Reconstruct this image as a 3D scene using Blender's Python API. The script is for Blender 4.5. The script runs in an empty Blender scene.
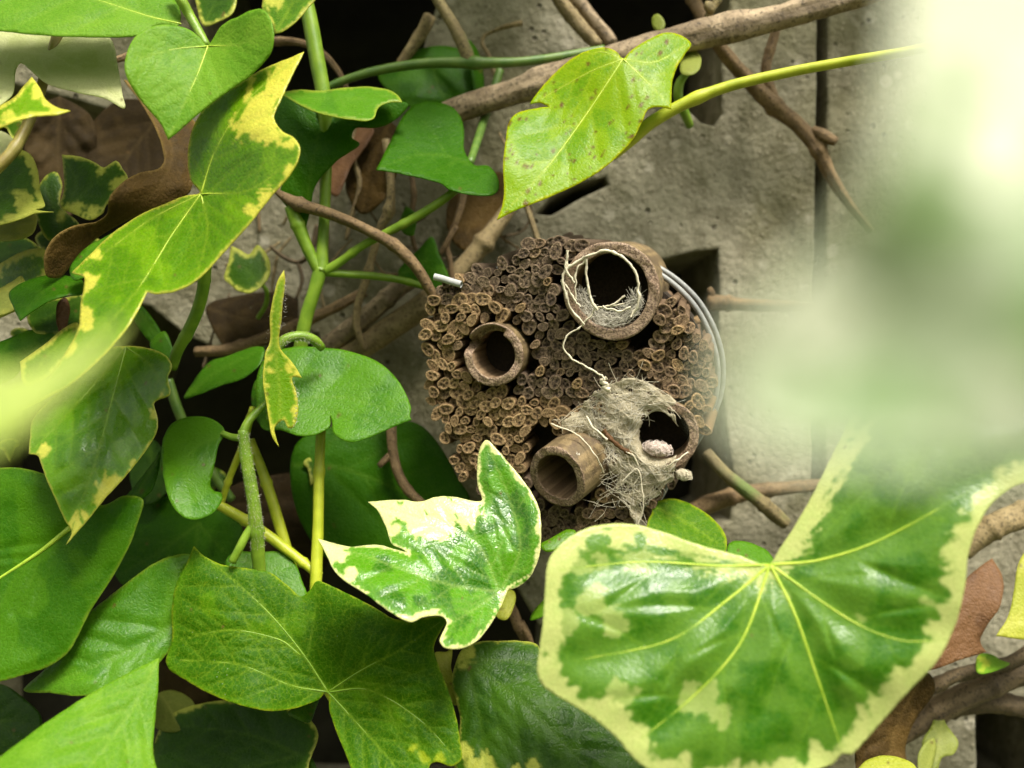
import bpy, bmesh, math, random
import numpy as np
from mathutils import Vector, Matrix, geometry as G
random.seed(7); RNG = np.random.default_rng(7)
SC = bpy.context.scene
COL = SC.collection

# ------------------------------------------------------------------ camera, sky, sun, exposure
CAM = Vector((0.0, 0.0, 1.25)); F = 1024 * 30.0 / 36.0
cd = bpy.data.cameras.new('camera'); cam = bpy.data.objects.new('camera', cd); COL.objects.link(cam)
cam.location = CAM; cam.rotation_euler = (math.pi / 2, 0, 0)
cd.lens = 30; cd.sensor_width = 36; cd.clip_start = 0.002; cd.clip_end = 500
cd.dof.use_dof = True; cd.dof.focus_distance = 0.316; cd.dof.aperture_fstop = 6.0; cd.dof.aperture_blades = 0
SC.camera = cam
world = bpy.data.worlds.new('World'); SC.world = world; world.use_nodes = True
SUN_EL, SUN_AZ = math.radians(58), math.radians(152)     # azimuth from +Y, clockwise seen from above
wn, wl = world.node_tree.nodes, world.node_tree.links
wn.clear()
sky = wn.new('ShaderNodeTexSky'); sky.sky_type = 'NISHITA'; sky.sun_disc = False
sky.sun_elevation = SUN_EL; sky.sun_rotation = SUN_AZ; sky.dust_density = 3.0; sky.air_density = 1.0
hs = wn.new('ShaderNodeHueSaturation'); hs.inputs['Saturation'].default_value = 0.10
bg = wn.new('ShaderNodeBackground'); bg.inputs['Strength'].default_value = 0.125
wo = wn.new('ShaderNodeOutputWorld')
tint = wn.new('ShaderNodeMix'); tint.data_type = 'RGBA'; tint.blend_type = 'MULTIPLY'; tint.inputs[0].default_value = 1.0; tint.inputs[7].default_value = (1.0, 0.97, 0.86, 1)
wl.new(sky.outputs[0], hs.inputs['Color']); wl.new(hs.outputs[0], tint.inputs[6]); wl.new(tint.outputs[2], bg.inputs[0]); wl.new(bg.outputs[0], wo.inputs[0])
sd = bpy.data.lights.new('sun', 'SUN'); sd.energy = 2.3; sd.angle = math.radians(18); sd.color = (1.0, 0.95, 0.86)
sun = bpy.data.objects.new('sun', sd); COL.objects.link(sun)
sdir = Vector((math.sin(SUN_AZ) * math.cos(SUN_EL), math.cos(SUN_AZ) * math.cos(SUN_EL), math.sin(SUN_EL)))
sun.rotation_euler = sdir.to_track_quat('Z', 'Y').to_euler(); sun.location = CAM + sdir * 5
SC.view_settings.view_transform = 'Standard'; SC.view_settings.look = 'None'
SC.view_settings.exposure = 1.32; SC.view_settings.gamma = 1.0; SC.view_settings.use_curve_mapping = False
SC.render.engine = 'CYCLES'
SC.cycles.use_denoising = True; SC.cycles.max_bounces = 8; SC.cycles.transmission_bounces = 4
SC.cycles.caustics_reflective = False; SC.cycles.caustics_refractive = False

# ------------------------------------------------------------------ helpers
def at(x, y, mm):
    d = mm * 0.001
    return CAM + Vector(((x - 512) / F * d, d, -(y - 384) / F * d))

def at_np(xy, mm):
    d = np.asarray(mm) * 0.001
    return np.stack([CAM.x + (xy[:, 0] - 512) / F * d, CAM.y + d, CAM.z - (xy[:, 1] - 384) / F * d], 1)

def tag(o, label=None, cat=None, group=None, kind=None):
    if label: o['label'] = label
    if cat: o['category'] = cat
    if group: o['group'] = group
    if kind: o['kind'] = kind
    return o

def empty(name, loc):
    o = bpy.data.objects.new(name, None); COL.objects.link(o); o.location = loc; o.empty_display_size = 0.005
    return o

def link(name, me, mat, parent=None, smooth=True):
    if mat is not None and not me.materials: me.materials.append(mat)
    if smooth: me.polygons.foreach_set('use_smooth', [True] * len(me.polygons))
    o = bpy.data.objects.new(name, me); COL.objects.link(o)
    if parent is not None:
        o.parent = parent
        o.matrix_parent_inverse.identity()
        o.location = -parent.location if parent.type == 'EMPTY' else (0, 0, 0)
    return o

def mesh(name, verts, faces):
    me = bpy.data.meshes.new(name)
    me.from_pydata([tuple(v) for v in verts], [], [tuple(int(i) for i in f) for f in faces]); me.update()
    return me

def fattr(me, name, vals):
    a = me.attributes.new(name, 'FLOAT', 'POINT'); a.data.foreach_set('value', np.asarray(vals, dtype=np.float32))

def _hash(ix, iy, seed):
    h = (ix.astype(np.int64) * 374761393 + iy.astype(np.int64) * 668265263 + seed * 1442695041) & 0xffffffff
    h = ((h ^ (h >> 13)) * 1274126177) & 0xffffffff
    return ((h ^ (h >> 16)) & 0xffff) / 65535.0

def vnoise(x, y, seed=0):
    x0, y0 = np.floor(x), np.floor(y); fx, fy = x - x0, y - y0
    fx = fx * fx * (3 - 2 * fx); fy = fy * fy * (3 - 2 * fy)
    a = _hash(x0, y0, seed); b = _hash(x0 + 1, y0, seed); c = _hash(x0, y0 + 1, seed); d = _hash(x0 + 1, y0 + 1, seed)
    return (a * (1 - fx) + b * fx) * (1 - fy) + (c * (1 - fx) + d * fx) * fy

def fbm(x, y, seed=0, octs=3):
    s = 0; amp = 0.5; tot = 0
    for k in range(octs):
        s = s + amp * vnoise(x * 2 ** k, y * 2 ** k, seed + 17 * k); tot += amp; amp *= 0.5
    return s / tot * 2 - 1

def sstep(a, b, x):
    t = np.clip((x - a) / (b - a), 0, 1); return t * t * (3 - 2 * t)

def catmull(pts, step, closed=False):
    """Smooth curve through pts (any dimension), a sharp corner where a point carries 's' last."""
    sharp = [isinstance(p[-1], str) for p in pts]
    P = [np.array(p[:-1] if s else p, float) for p, s in zip(pts, sharp)]
    n = len(P); out = []
    for i in range(n if closed else n - 1):
        p1, p2 = P[i], P[(i + 1) % n]
        p0 = P[i - 1] if (closed or i > 0) else 2 * p1 - p2
        p3 = P[(i + 2) % n] if (closed or i + 2 < n) else 2 * p2 - p1
        if sharp[i]: p0 = p1 - (p2 - p1) * 0.6
        if sharp[(i + 1) % n]: p3 = p2 + (p2 - p1) * 0.6
        L = np.linalg.norm((p2 - p1)[:2]); k = max(1, int(round(L / step)))
        for j in range(k):
            t = j / k
            m1 = (p2 - p0) * 0.5; m2 = (p3 - p1) * 0.5
            for m in (m1, m2):
                l = np.linalg.norm(m[:2])
                if l > 1.0 * L: m *= 1.0 * L / l
            out.append((2*t**3 - 3*t**2 + 1) * p1 + (t**3 - 2*t**2 + t) * m1 + (-2*t**3 + 3*t**2) * p2 + (t**3 - t**2) * m2)
    if not closed: out.append(P[-1])
    return np.array(out)

def inside(poly, q):
    x, y = q[:, 0], q[:, 1]; r = np.zeros(len(q), bool)
    a = poly; b = np.roll(poly, -1, 0)
    for (x1, y1), (x2, y2) in zip(a, b):
        if y1 == y2: continue
        c = ((y1 > y) != (y2 > y)) & (x < (x2 - x1) * (y - y1) / (y2 - y1) + x1)
        r ^= c
    return r

def dist_poly(poly, q, closed=True):
    a = poly if closed else poly[:-1]; b = np.roll(poly, -1, 0) if closed else poly[1:]
    best = np.full(len(q), 1e9); par = np.zeros(len(q)); n = len(a)
    for k, (p, r) in enumerate(zip(a, b)):
        d = r - p; L2 = float(d @ d) + 1e-9
        t = np.clip(((q - p) @ d) / L2, 0, 1)
        e = np.hypot(q[:, 0] - p[0] - t * d[0], q[:, 1] - p[1] - t * d[1])
        m = e < best; best[m] = e[m]; par[m] = (k + t[m]) / n
    return best, par

def tps(ctrl):
    """Thin-plate interpolation of depth (mm) over the leaf; a plain tilted plane when only three points are given."""
    C = np.array(ctrl, float); X = C[:, :2] / 100; n = len(C)
    if n == 1: return lambda q: np.full(len(q), C[0, 2])
    A1 = np.c_[np.ones(n), X]
    if n <= 3:
        w, *_ = np.linalg.lstsq(A1, C[:, 2], rcond=None)
        return lambda q: np.c_[np.ones(len(q)), q / 100] @ w
    U = lambda r2: np.where(r2 > 1e-12, r2 * np.log(r2 + 1e-12), 0)
    K = U(((X[:, None] - X[None]) ** 2).sum(2)) + 0.02 * np.eye(n)
    M = np.block([[K, A1], [A1.T, np.zeros((3, 3))]])
    s = np.linalg.solve(M, np.r_[C[:, 2], 0, 0, 0])
    return lambda q: U(((q[:, None] / 100 - X[None]) ** 2).sum(2)) @ s[:n] + np.c_[np.ones(len(q)), q / 100] @ s[n:]

# ------------------------------------------------------------------ materials
class NT:
    def __init__(s, name):
        s.m = bpy.data.materials.new(name); s.m.use_nodes = True; s.t = s.m.node_tree; s.t.nodes.clear()
        s.out = s.n('ShaderNodeOutputMaterial')
    def n(s, typ, ins=None, **kw):
        nd = s.t.nodes.new(typ)
        for k, v in kw.items(): setattr(nd, k, v)
        for k, v in (ins or {}).items(): s.i(nd, k, v)
        return nd
    def i(s, nd, k, v):
        if isinstance(v, bpy.types.NodeSocket): s.t.links.new(v, nd.inputs[k])
        else:
            if isinstance(v, (tuple, list)) and len(v) == 3 and nd.inputs[k].type == 'RGBA': v = (*v, 1)
            nd.inputs[k].default_value = v
    def mix(s, f, a, b, mode='MIX'):
        nd = s.n('ShaderNodeMix', data_type='RGBA', blend_type=mode)
        s.i(nd, 0, f); s.i(nd, 6, a); s.i(nd, 7, b); return nd.outputs[2]
    def math(s, op, a, b=0.0, clamp=False):
        nd = s.n('ShaderNodeMath', operation=op, use_clamp=clamp); s.i(nd, 0, a); s.i(nd, 1, b); return nd.outputs[0]
    def attr(s, name): return s.n('ShaderNodeAttribute', attribute_name=name).outputs['Fac']
    def coord(s, kind='Object'): return s.n('ShaderNodeTexCoord').outputs[kind]
    def noise(s, scale, detail=3, rough=0.55, vec=None, out='Fac', dist=0.0):
        nd = s.n('ShaderNodeTexNoise', {'Scale': scale, 'Detail': detail, 'Roughness': rough, 'Distortion': dist})
        if vec is not None: s.i(nd, 'Vector', vec)
        return nd.outputs[out]
    def ramp(s, f, lo, hi, a=0.0, b=1.0):
        nd = s.n('ShaderNodeMapRange', {'Value': f, 'From Min': lo, 'From Max': hi, 'To Min': a, 'To Max': b}, interpolation_type='SMOOTHSTEP')
        return nd.outputs[0]
    def bump(s, h, strength, dist, normal=None):
        nd = s.n('ShaderNodeBump', {'Height': h, 'Strength': strength, 'Distance': dist})
        if normal is not None: s.i(nd, 'Normal', normal)
        return nd.outputs[0]
    def bsdf(s, **k):
        nd = s.n('ShaderNodeBsdfPrincipled')
        for kk, v in k.items(): s.i(nd, kk.replace('_', ' '), v)
        return nd.outputs[0]
    def done(s, sh): s.t.links.new(sh, s.out.inputs[0]); return s.m

def leaf_mat(name, dark, mid, cream, vein, rough=0.32, trans=0.35, spec=0.5, speck=0.0, spot=(0.13, 0.075, 0.022), fine=1.0, hair=0.0):
    t = NT(name); v = t.coord()
    pale, cr, vn = t.attr('pale'), t.attr('cream'), t.attr('vein')
    n1 = t.noise(260, 4, 0.6, v); n2 = t.noise(1500, 2, 0.6, v)
    base = t.mix(pale, dark, mid)
    base = t.mix(t.ramp(n1, 0.3, 0.75, 0, 0.45), base, t.mix(0.6, base, mid))
    if speck:
        base = t.mix(t.math('MULTIPLY', t.ramp(t.noise(900, 4, 0.75, v), 0.52, 0.68), speck), base, cream)
    c2 = t.mix(t.ramp(n1, 0.25, 0.8, 0, 0.35), cream, tuple(a * b for a, b in zip(cream, (0.62, 0.85, 0.45))))
    base = t.mix(cr, base, c2)
    base = t.mix(t.math('MULTIPLY', vn, 0.75), base, vein)
    if spot:
        base = t.mix(t.attr('spot'), base, spot)
    base = t.mix(t.ramp(n2, 0.3, 0.7, 0, 0.18), base, tuple(c * 0.55 for c in dark))
    net = t.n('ShaderNodeTexVoronoi', {'Vector': v, 'Scale': 520.0}, feature='DISTANCE_TO_EDGE').outputs['Distance']
    base = t.mix(t.math('MULTIPLY', t.ramp(net, 0.0, 0.10, 0.20, 0), t.math('SUBTRACT', 1.0, cr)), base, vein)
    # tiny dust and water specks
    dust = t.ramp(t.n('ShaderNodeTexVoronoi', {'Vector': v, 'Scale': 330.0}).outputs['Distance'], 0.05, 0.085, 1, 0)
    dust = t.math('MULTIPLY', dust, t.ramp(t.noise(60, 2, 0.5, v), 0.55, 0.66))
    base = t.mix(t.math('MULTIPLY', dust, 0.35), base, (0.42, 0.46, 0.32))
    cell = t.n('ShaderNodeTexVoronoi', {'Vector': v, 'Scale': 560.0}, feature='DISTANCE_TO_EDGE').outputs['Distance']
    h = t.math('ADD', t.math('MULTIPLY', t.ramp(cell, 0.0, 0.3), 0.16), t.math('MULTIPLY', n1, 0.9))
    h = t.math('ADD', h, t.math('MULTIPLY', n2, 0.25))
    nb = t.bump(h, 0.5 * fine, 0.0007)
    rg = t.math('ADD', t.ramp(n1, 0.3, 0.7, rough - 0.05, rough + 0.10), t.math('MULTIPLY', dust, 0.4))
    p = t.bsdf(Base_Color=base, Roughness=rg, Normal=nb, Specular_IOR_Level=spec)
    tl = t.n('ShaderNodeBsdfTranslucent', {'Color': t.mix(0.35, base, (0.42, 0.60, 0.01)), 'Normal': nb}).outputs[0]
    ms = t.n('ShaderNodeMixShader', {0: trans}); t.i(ms, 1, p); t.i(ms, 2, tl)
    return t.done(ms.outputs[0])

def bark_mat(name, a, b, scale=120.0, rough=0.8, bump=0.9, green=None):
    t = NT(name); v = t.coord()
    n1 = t.noise(scale, 5, 0.65, v, dist=0.6); n2 = t.noise(scale * 7, 3, 0.6, v); n3 = t.noise(scale * 0.4, 2, 0.5, v)
    st = t.attr('streak')
    base = t.mix(t.ramp(n1, 0.3, 0.72), a, b)
    base = t.mix(t.ramp(st, 0.35, 0.75, 0, 0.5), base, tuple(c * 0.45 for c in a))
    base = t.mix(t.ramp(n2, 0.52, 0.66, 0, 0.8), base, tuple(c * 0.28 for c in a))
    if green: base = t.mix(t.ramp(n3, 0.45, 0.65, 0, 0.8), base, green)
    h = t.math('ADD', t.math('MULTIPLY', n1, 0.7), t.math('ADD', t.math('MULTIPLY', st, 0.8), t.math('MULTIPLY', n2, 0.35)))
    return t.done(t.bsdf(Base_Color=base, Roughness=rough, Normal=t.bump(h, bump, 0.0012)))

def stem_mat(name, a, b, rough=0.45):
    t = NT(name); v = t.coord()
    n1 = t.noise(180, 3, 0.5, v); n2 = t.noise(1800, 2, 0.5, v)
    base = t.mix(t.ramp(n1, 0.3, 0.7), a, b)
    base = t.mix(t.ramp(t.attr('streak'), 0.5, 0.9, 0, 0.25), base, tuple(c * 0.6 for c in a))
    p = t.bsdf(Base_Color=base, Roughness=rough, Normal=t.bump(t.math('ADD', n2, t.attr('streak')), 0.25, 0.0005),
               Subsurface_Weight=0.25, Subsurface_Radius=(0.002, 0.003, 0.001), Subsurface_Scale=0.4)
    return t.done(p)

M = {}
CREAM = (0.66, 0.68, 0.22)
M['ivy'] = leaf_mat('ivy_green', (0.034, 0.115, 0.002), (0.090, 0.225, 0.004), (0.56, 0.55, 0.085), (0.22, 0.34, 0.02), 0.34, 0.30, 0.26)
M['ivy_gloss'] = leaf_mat('ivy_glossy_green', (0.055, 0.170, 0.002), (0.110, 0.265, 0.004), (0.58, 0.55, 0.085), (0.22, 0.34, 0.02), 0.27, 0.34, 0.42, fine=0.5)
M['ivy_bright'] = leaf_mat('ivy_bright_green', (0.085, 0.235, 0.001), (0.17, 0.36, 0.003), (0.78, 0.71, 0.10), (0.34, 0.48, 0.03), 0.25, 0.42, 0.35)
M['ivy_white'] = leaf_mat('ivy_white_edged', (0.026, 0.125, 0.003), (0.10, 0.30, 0.007), (0.80, 0.77, 0.34), (0.32, 0.45, 0.09), 0.24, 0.25, 0.5)
M['ivy_big'] = leaf_mat('ivy_quilted', (0.032, 0.135, 0.004), (0.100, 0.225, 0.020), (0.52, 0.56, 0.19), (0.20, 0.36, 0.02), 0.25, 0.26, 0.32, fine=0.6)
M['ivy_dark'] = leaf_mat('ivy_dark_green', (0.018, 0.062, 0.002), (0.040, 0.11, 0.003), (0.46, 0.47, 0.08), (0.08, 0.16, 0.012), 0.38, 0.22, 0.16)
M['ivy_speck'] = leaf_mat('ivy_speckled', (0.028, 0.105, 0.001), (0.072, 0.19, 0.002), (0.30, 0.37, 0.015), (0.22, 0.35, 0.02), 0.45, 0.30, 0.08, speck=0.25)
M['ivy_spot'] = leaf_mat('ivy_spotted', (0.15, 0.33, 0.0005), (0.26, 0.43, 0.001), (0.54, 0.53, 0.01), (0.46, 0.56, 0.02), 0.3, 0.44, 0.14, spot=(0.13, 0.045, 0.006), fine=0.6)
M['soft'] = leaf_mat('soft_green', (0.052, 0.185, 0.003), (0.092, 0.255, 0.006), (0.38, 0.46, 0.05), (0.17, 0.32, 0.025), 0.40, 0.36, 0.26)
M['soft_light'] = leaf_mat('soft_light_green', (0.115, 0.29, 0.008), (0.165, 0.35, 0.015), (0.45, 0.52, 0.05), (0.32, 0.48, 0.05), 0.5, 0.40, 0.2)
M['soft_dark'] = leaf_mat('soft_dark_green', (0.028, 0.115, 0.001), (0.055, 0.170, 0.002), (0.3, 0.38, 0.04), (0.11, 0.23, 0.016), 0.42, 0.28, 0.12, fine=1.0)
M['pale'] = leaf_mat('pale_cream_leaf', (0.60, 0.64, 0.28), (0.72, 0.73, 0.40), (0.76, 0.76, 0.42), (0.74, 0.74, 0.42), 0.5, 0.5, 0.2)
M['yellow'] = leaf_mat('yellow_leaf', (0.38, 0.42, 0.035), (0.48, 0.49, 0.06), (0.62, 0.60, 0.14), (0.54, 0.53, 0.1), 0.45, 0.32, 0.3)
M['olive'] = leaf_mat('olive_leaf', (0.18, 0.22, 0.03), (0.28, 0.32, 0.06), (0.43, 0.43, 0.08), (0.38, 0.4, 0.08), 0.5, 0.35, 0.25)
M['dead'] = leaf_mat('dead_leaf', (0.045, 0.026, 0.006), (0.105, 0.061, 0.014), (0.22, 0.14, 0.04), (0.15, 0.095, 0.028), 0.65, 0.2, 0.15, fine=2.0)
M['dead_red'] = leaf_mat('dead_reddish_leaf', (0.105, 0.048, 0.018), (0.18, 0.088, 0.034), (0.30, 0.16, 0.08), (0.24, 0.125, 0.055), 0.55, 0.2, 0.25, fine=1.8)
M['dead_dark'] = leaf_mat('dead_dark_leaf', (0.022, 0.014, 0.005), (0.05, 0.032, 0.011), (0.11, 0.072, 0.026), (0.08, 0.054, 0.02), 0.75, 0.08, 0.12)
M['near'] = leaf_mat('cream_and_green_leaf', (0.105, 0.215, 0.03), (0.33, 0.385, 0.25), (0.72, 0.715, 0.58), (0.42, 0.46, 0.2), 0.45, 0.28, 0.4)  # mid tone greyed to carry the sky gloss on the blade
M['near_yellow'] = leaf_mat('lime_leaf', (0.26, 0.36, 0.045), (0.37, 0.45, 0.10), (0.54, 0.57, 0.2), (0.42, 0.5, 0.08), 0.4, 0.30, 0.3)
M['vein'] = stem_mat('leaf_vein', (0.24, 0.38, 0.02), (0.34, 0.48, 0.035))
M['vein_pale'] = stem_mat('pale_leaf_vein', (0.34, 0.47, 0.03), (0.46, 0.57, 0.06))
M['vein_dark'] = stem_mat('dull_leaf_vein', (0.13, 0.25, 0.015), (0.19, 0.32, 0.022))
M['stem'] = stem_mat('green_stem', (0.13, 0.24, 0.012), (0.20, 0.32, 0.022))
M['stem_yellow'] = stem_mat('yellow_green_stem', (0.34, 0.40, 0.015), (0.45, 0.50, 0.03))
M['stem_dark'] = stem_mat('dark_green_stem', (0.07, 0.15, 0.02), (0.12, 0.20, 0.03))
M['petiole_brown'] = stem_mat('brown_green_stalk', (0.22, 0.17, 0.04), (0.30, 0.25, 0.07))
M['bark'] = bark_mat('grey_brown_bark', (0.17, 0.12, 0.066), (0.42, 0.32, 0.20), 90)
M['bark_red'] = bark_mat('reddish_bark', (0.135, 0.083, 0.033), (0.25, 0.165, 0.075), 130)
M['bark_pale'] = bark_mat('dry_pale_bark', (0.20, 0.145, 0.062), (0.34, 0.26, 0.125), 110)
M['bark_dark'] = bark_mat('dark_bark', (0.09, 0.062, 0.03), (0.17, 0.12, 0.06), 110)
M['bark_green'] = bark_mat('greenish_bark', (0.16, 0.12, 0.05), (0.25, 0.2, 0.08), 110, green=(0.10, 0.17, 0.03))

def concrete():
    t = NT('weathered_concrete'); v = t.coord()
    big = t.noise(9, 4, 0.6, v); mid = t.noise(70, 5, 0.7, v); fin = t.noise(420, 4, 0.7, v)
    vor = t.n('ShaderNodeTexVoronoi', {'Vector': v, 'Scale': 260.0}).outputs['Distance']
    base = t.mix(t.ramp(mid, 0.32, 0.68), (0.18, 0.163, 0.108), (0.33, 0.304, 0.218))
    base = t.mix(t.ramp(big, 0.42, 0.62, 0, 0.6), base, (0.15, 0.14, 0.065))
    base = t.mix(t.ramp(fin, 0.56, 0.72, 0, 0.75), base, (0.085, 0.072, 0.042))
    base = t.mix(t.ramp(vor, 0.10, 0.25, 0.55, 0), base, (0.38, 0.34, 0.24))
    st = t.noise(14, 5, 0.65, v, dist=1.2)
    base = t.mix(t.ramp(st, 0.52, 0.64, 0, 0.6), base, (0.115, 0.108, 0.058))
    base = t.mix(t.ramp(t.noise(22, 4, 0.6, v, dist=.8), 0.60, 0.70, 0, 0.45), base, (0.44, 0.41, 0.31))
    peb = t.n('ShaderNodeTexVoronoi', {'Vector': v, 'Scale': 75.0})
    base = t.mix(t.math('MULTIPLY', t.ramp(peb.outputs['Distance'], 0.18, 0.30, 1, 0), t.ramp(t.noise(25, 2, 0.5, v), 0.52, 0.6)), base, (0.36, 0.33, 0.25))
    pit = t.math('MULTIPLY', t.ramp(t.n('ShaderNodeTexVoronoi', {'Vector': v, 'Scale': 150.0}).outputs['Distance'], 0.10, 0.24, 1, 0), t.ramp(t.noise(45, 3, 0.6, v), 0.50, 0.58))
    base = t.mix(t.math('MULTIPLY', pit, 0.75), base, (0.06, 0.052, 0.032))
    h = t.math('ADD', t.math('MULTIPLY', mid, 0.8), t.math('ADD', t.math('MULTIPLY', fin, 0.9), t.math('ADD', t.math('MULTIPLY', vor, -0.4), t.math('MULTIPLY', pit, -1.5))))
    return t.done(t.bsdf(Base_Color=base, Roughness=0.92, Normal=t.bump(h, 0.9, 0.0019), Specular_IOR_Level=0.2))
M['concrete'] = concrete()

def plain(name, a, b, scale, rough=0.8, bump=0.3, **k):
    t = NT(name); v = t.coord(); n = t.noise(scale, 5, 0.65, v)
    return t.done(t.bsdf(Base_Color=t.mix(t.ramp(n, 0.3, 0.7), a, b), Roughness=rough, Normal=t.bump(n, bump, 0.001), **k))
M['soil'] = plain('soil_and_grass', (0.06, 0.08, 0.03), (0.14, 0.15, 0.06), 4, 0.95)
M['void'] = plain('shade_dark_masonry', (0.025, 0.022, 0.012), (0.05, 0.044, 0.024), 30, 0.95)  # very dark tone paints in the shade inside the block hollows
M['tie'] = plain('grey_plastic', (0.20, 0.205, 0.198), (0.30, 0.305, 0.295), 300, 0.42, 0.05, Subsurface_Weight=0.2, Subsurface_Radius=(0.002, 0.002, 0.002))
M['tie_end'] = plain('white_plastic', (0.34, 0.35, 0.34), (0.44, 0.45, 0.43), 300, 0.75, 0.05)
M['silk'] = plain('beige_silk', (0.50, 0.44, 0.31), (0.72, 0.66, 0.50), 500, 0.8, 0.2)
M['silk_white'] = plain('white_silk', (0.52, 0.49, 0.40), (0.68, 0.64, 0.54), 500, 0.7, 0.2)
M['fluff'] = plain('cottony_fluff', (0.68, 0.56, 0.49), (0.86, 0.76, 0.69), 900, 0.95, 0.2)

def felt():
    t = NT('felted_silk'); v = t.coord()
    n = t.noise(260, 6, 0.75, v, dist=2.0); n2 = t.noise(1100, 4, 0.7, v, dist=3.0); n3 = t.noise(70, 3, 0.6, v)
    base = t.mix(t.ramp(n2, 0.35, 0.65), (0.42, 0.355, 0.225), (0.74, 0.66, 0.47))
    base = t.mix(t.ramp(n, 0.50, 0.66, 0, 0.65), base, (0.62, 0.57, 0.43))
    base = t.mix(t.ramp(n3, 0.55, 0.72, 0, 0.55), base, (0.17, 0.12, 0.06))
    sh = (t.bsdf(Base_Color=base, Roughness=0.95, Normal=t.bump(t.math('ADD', n, n2), 0.7, 0.001), Specular_IOR_Level=0.15))
    tr = t.n('ShaderNodeBsdfTransparent').outputs[0]
    hole = t.math('MAXIMUM', t.ramp(n2, 0.50, 0.60, 0, 0.85), t.ramp(t.noise(150, 5, 0.7, v, dist=3.0), 0.56, 0.66, 0, 0.9))
    ms = t.n('ShaderNodeMixShader', {0: hole}); t.i(ms, 1, sh); t.i(ms, 2, tr)
    return t.done(ms.outputs[0])
M['felt'] = felt()

def bamboo():
    t = NT('bamboo'); v = t.coord(); at_ = t.attr('zone'); st = t.attr('streak')
    n = t.noise(160, 4, 0.6, v); g = t.noise(1300, 3, 0.7, v)
    side = t.mix(t.ramp(st, 0.25, 0.75), (0.125, 0.088, 0.040), (0.24, 0.17, 0.078))
    side = t.mix(t.ramp(n, 0.46, 0.62, 0, 0.85), side, (0.085, 0.055, 0.028))
    endg = t.mix(t.ramp(g, 0.38, 0.62), (0.11, 0.068, 0.042), (0.38, 0.27, 0.175))
    endg = t.mix(t.ramp(n, 0.45, 0.7, 0, 0.5), endg, (0.20, 0.115, 0.07))
    inn = t.mix(t.ramp(st, 0.3, 0.8), (0.15, 0.095, 0.05), (0.29, 0.195, 0.11))
    base = t.mix(t.ramp(at_, 0.4, 0.6), side, endg)
    base = t.mix(t.ramp(at_, 1.4, 1.6), base, inn)
    h = t.math('ADD', g, t.math('MULTIPLY', st, 0.8))
    return t.done(t.bsdf(Base_Color=base, Roughness=0.6, Normal=t.bump(h, 0.55, 0.0008)))
M['bamboo'] = bamboo()

def reed_mat(name, tan, brown, dk):
    t = NT(name); v = t.coord(); r = t.n('ShaderNodeObjectInfo').outputs['Random']
    off = t.n('ShaderNodeVectorMath', operation='ADD'); t.i(off, 0, v)
    cmb = t.n('ShaderNodeCombineXYZ'); t.i(cmb, 0, t.math('MULTIPLY', r, 3.1)); t.i(off, 1, cmb.outputs[0])
    v2 = off.outputs[0]
    n = t.noise(900, 4, 0.75, v2); n2 = t.noise(1900, 3, 0.7, v2)
    base = t.mix(t.ramp(n, 0.36, 0.62), tan, brown)
    base = t.mix(t.math('MULTIPLY', r, 0.55), base, t.mix(0.5, brown, dk))
    base = t.mix(t.ramp(n2, 0.50, 0.62, 0, 0.8), base, dk)
    base = t.mix(t.math('MULTIPLY', t.attr('rim'), 0.45), base, tuple(c * 1.15 for c in tan))
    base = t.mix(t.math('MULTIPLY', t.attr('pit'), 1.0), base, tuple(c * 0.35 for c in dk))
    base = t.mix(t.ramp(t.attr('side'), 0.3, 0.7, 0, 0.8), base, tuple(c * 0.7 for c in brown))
    return t.done(t.bsdf(Base_Color=base, Roughness=0.8, Normal=t.bump(t.math('ADD', n, n2), 0.7, 0.0006), Specular_IOR_Level=0.25))
M['reed_grey'] = reed_mat('greyish_stem', (0.33, 0.24, 0.15), (0.12, 0.08, 0.05), (0.022, 0.015, 0.011))
M['reed_gold'] = reed_mat('golden_stem', (0.52, 0.36, 0.18), (0.23, 0.145, 0.066), (0.030, 0.017, 0.009))
M['reed_brown'] = reed_mat('brown_stem', (0.45, 0.315, 0.18), (0.18, 0.115, 0.066), (0.027, 0.017, 0.010))

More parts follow.
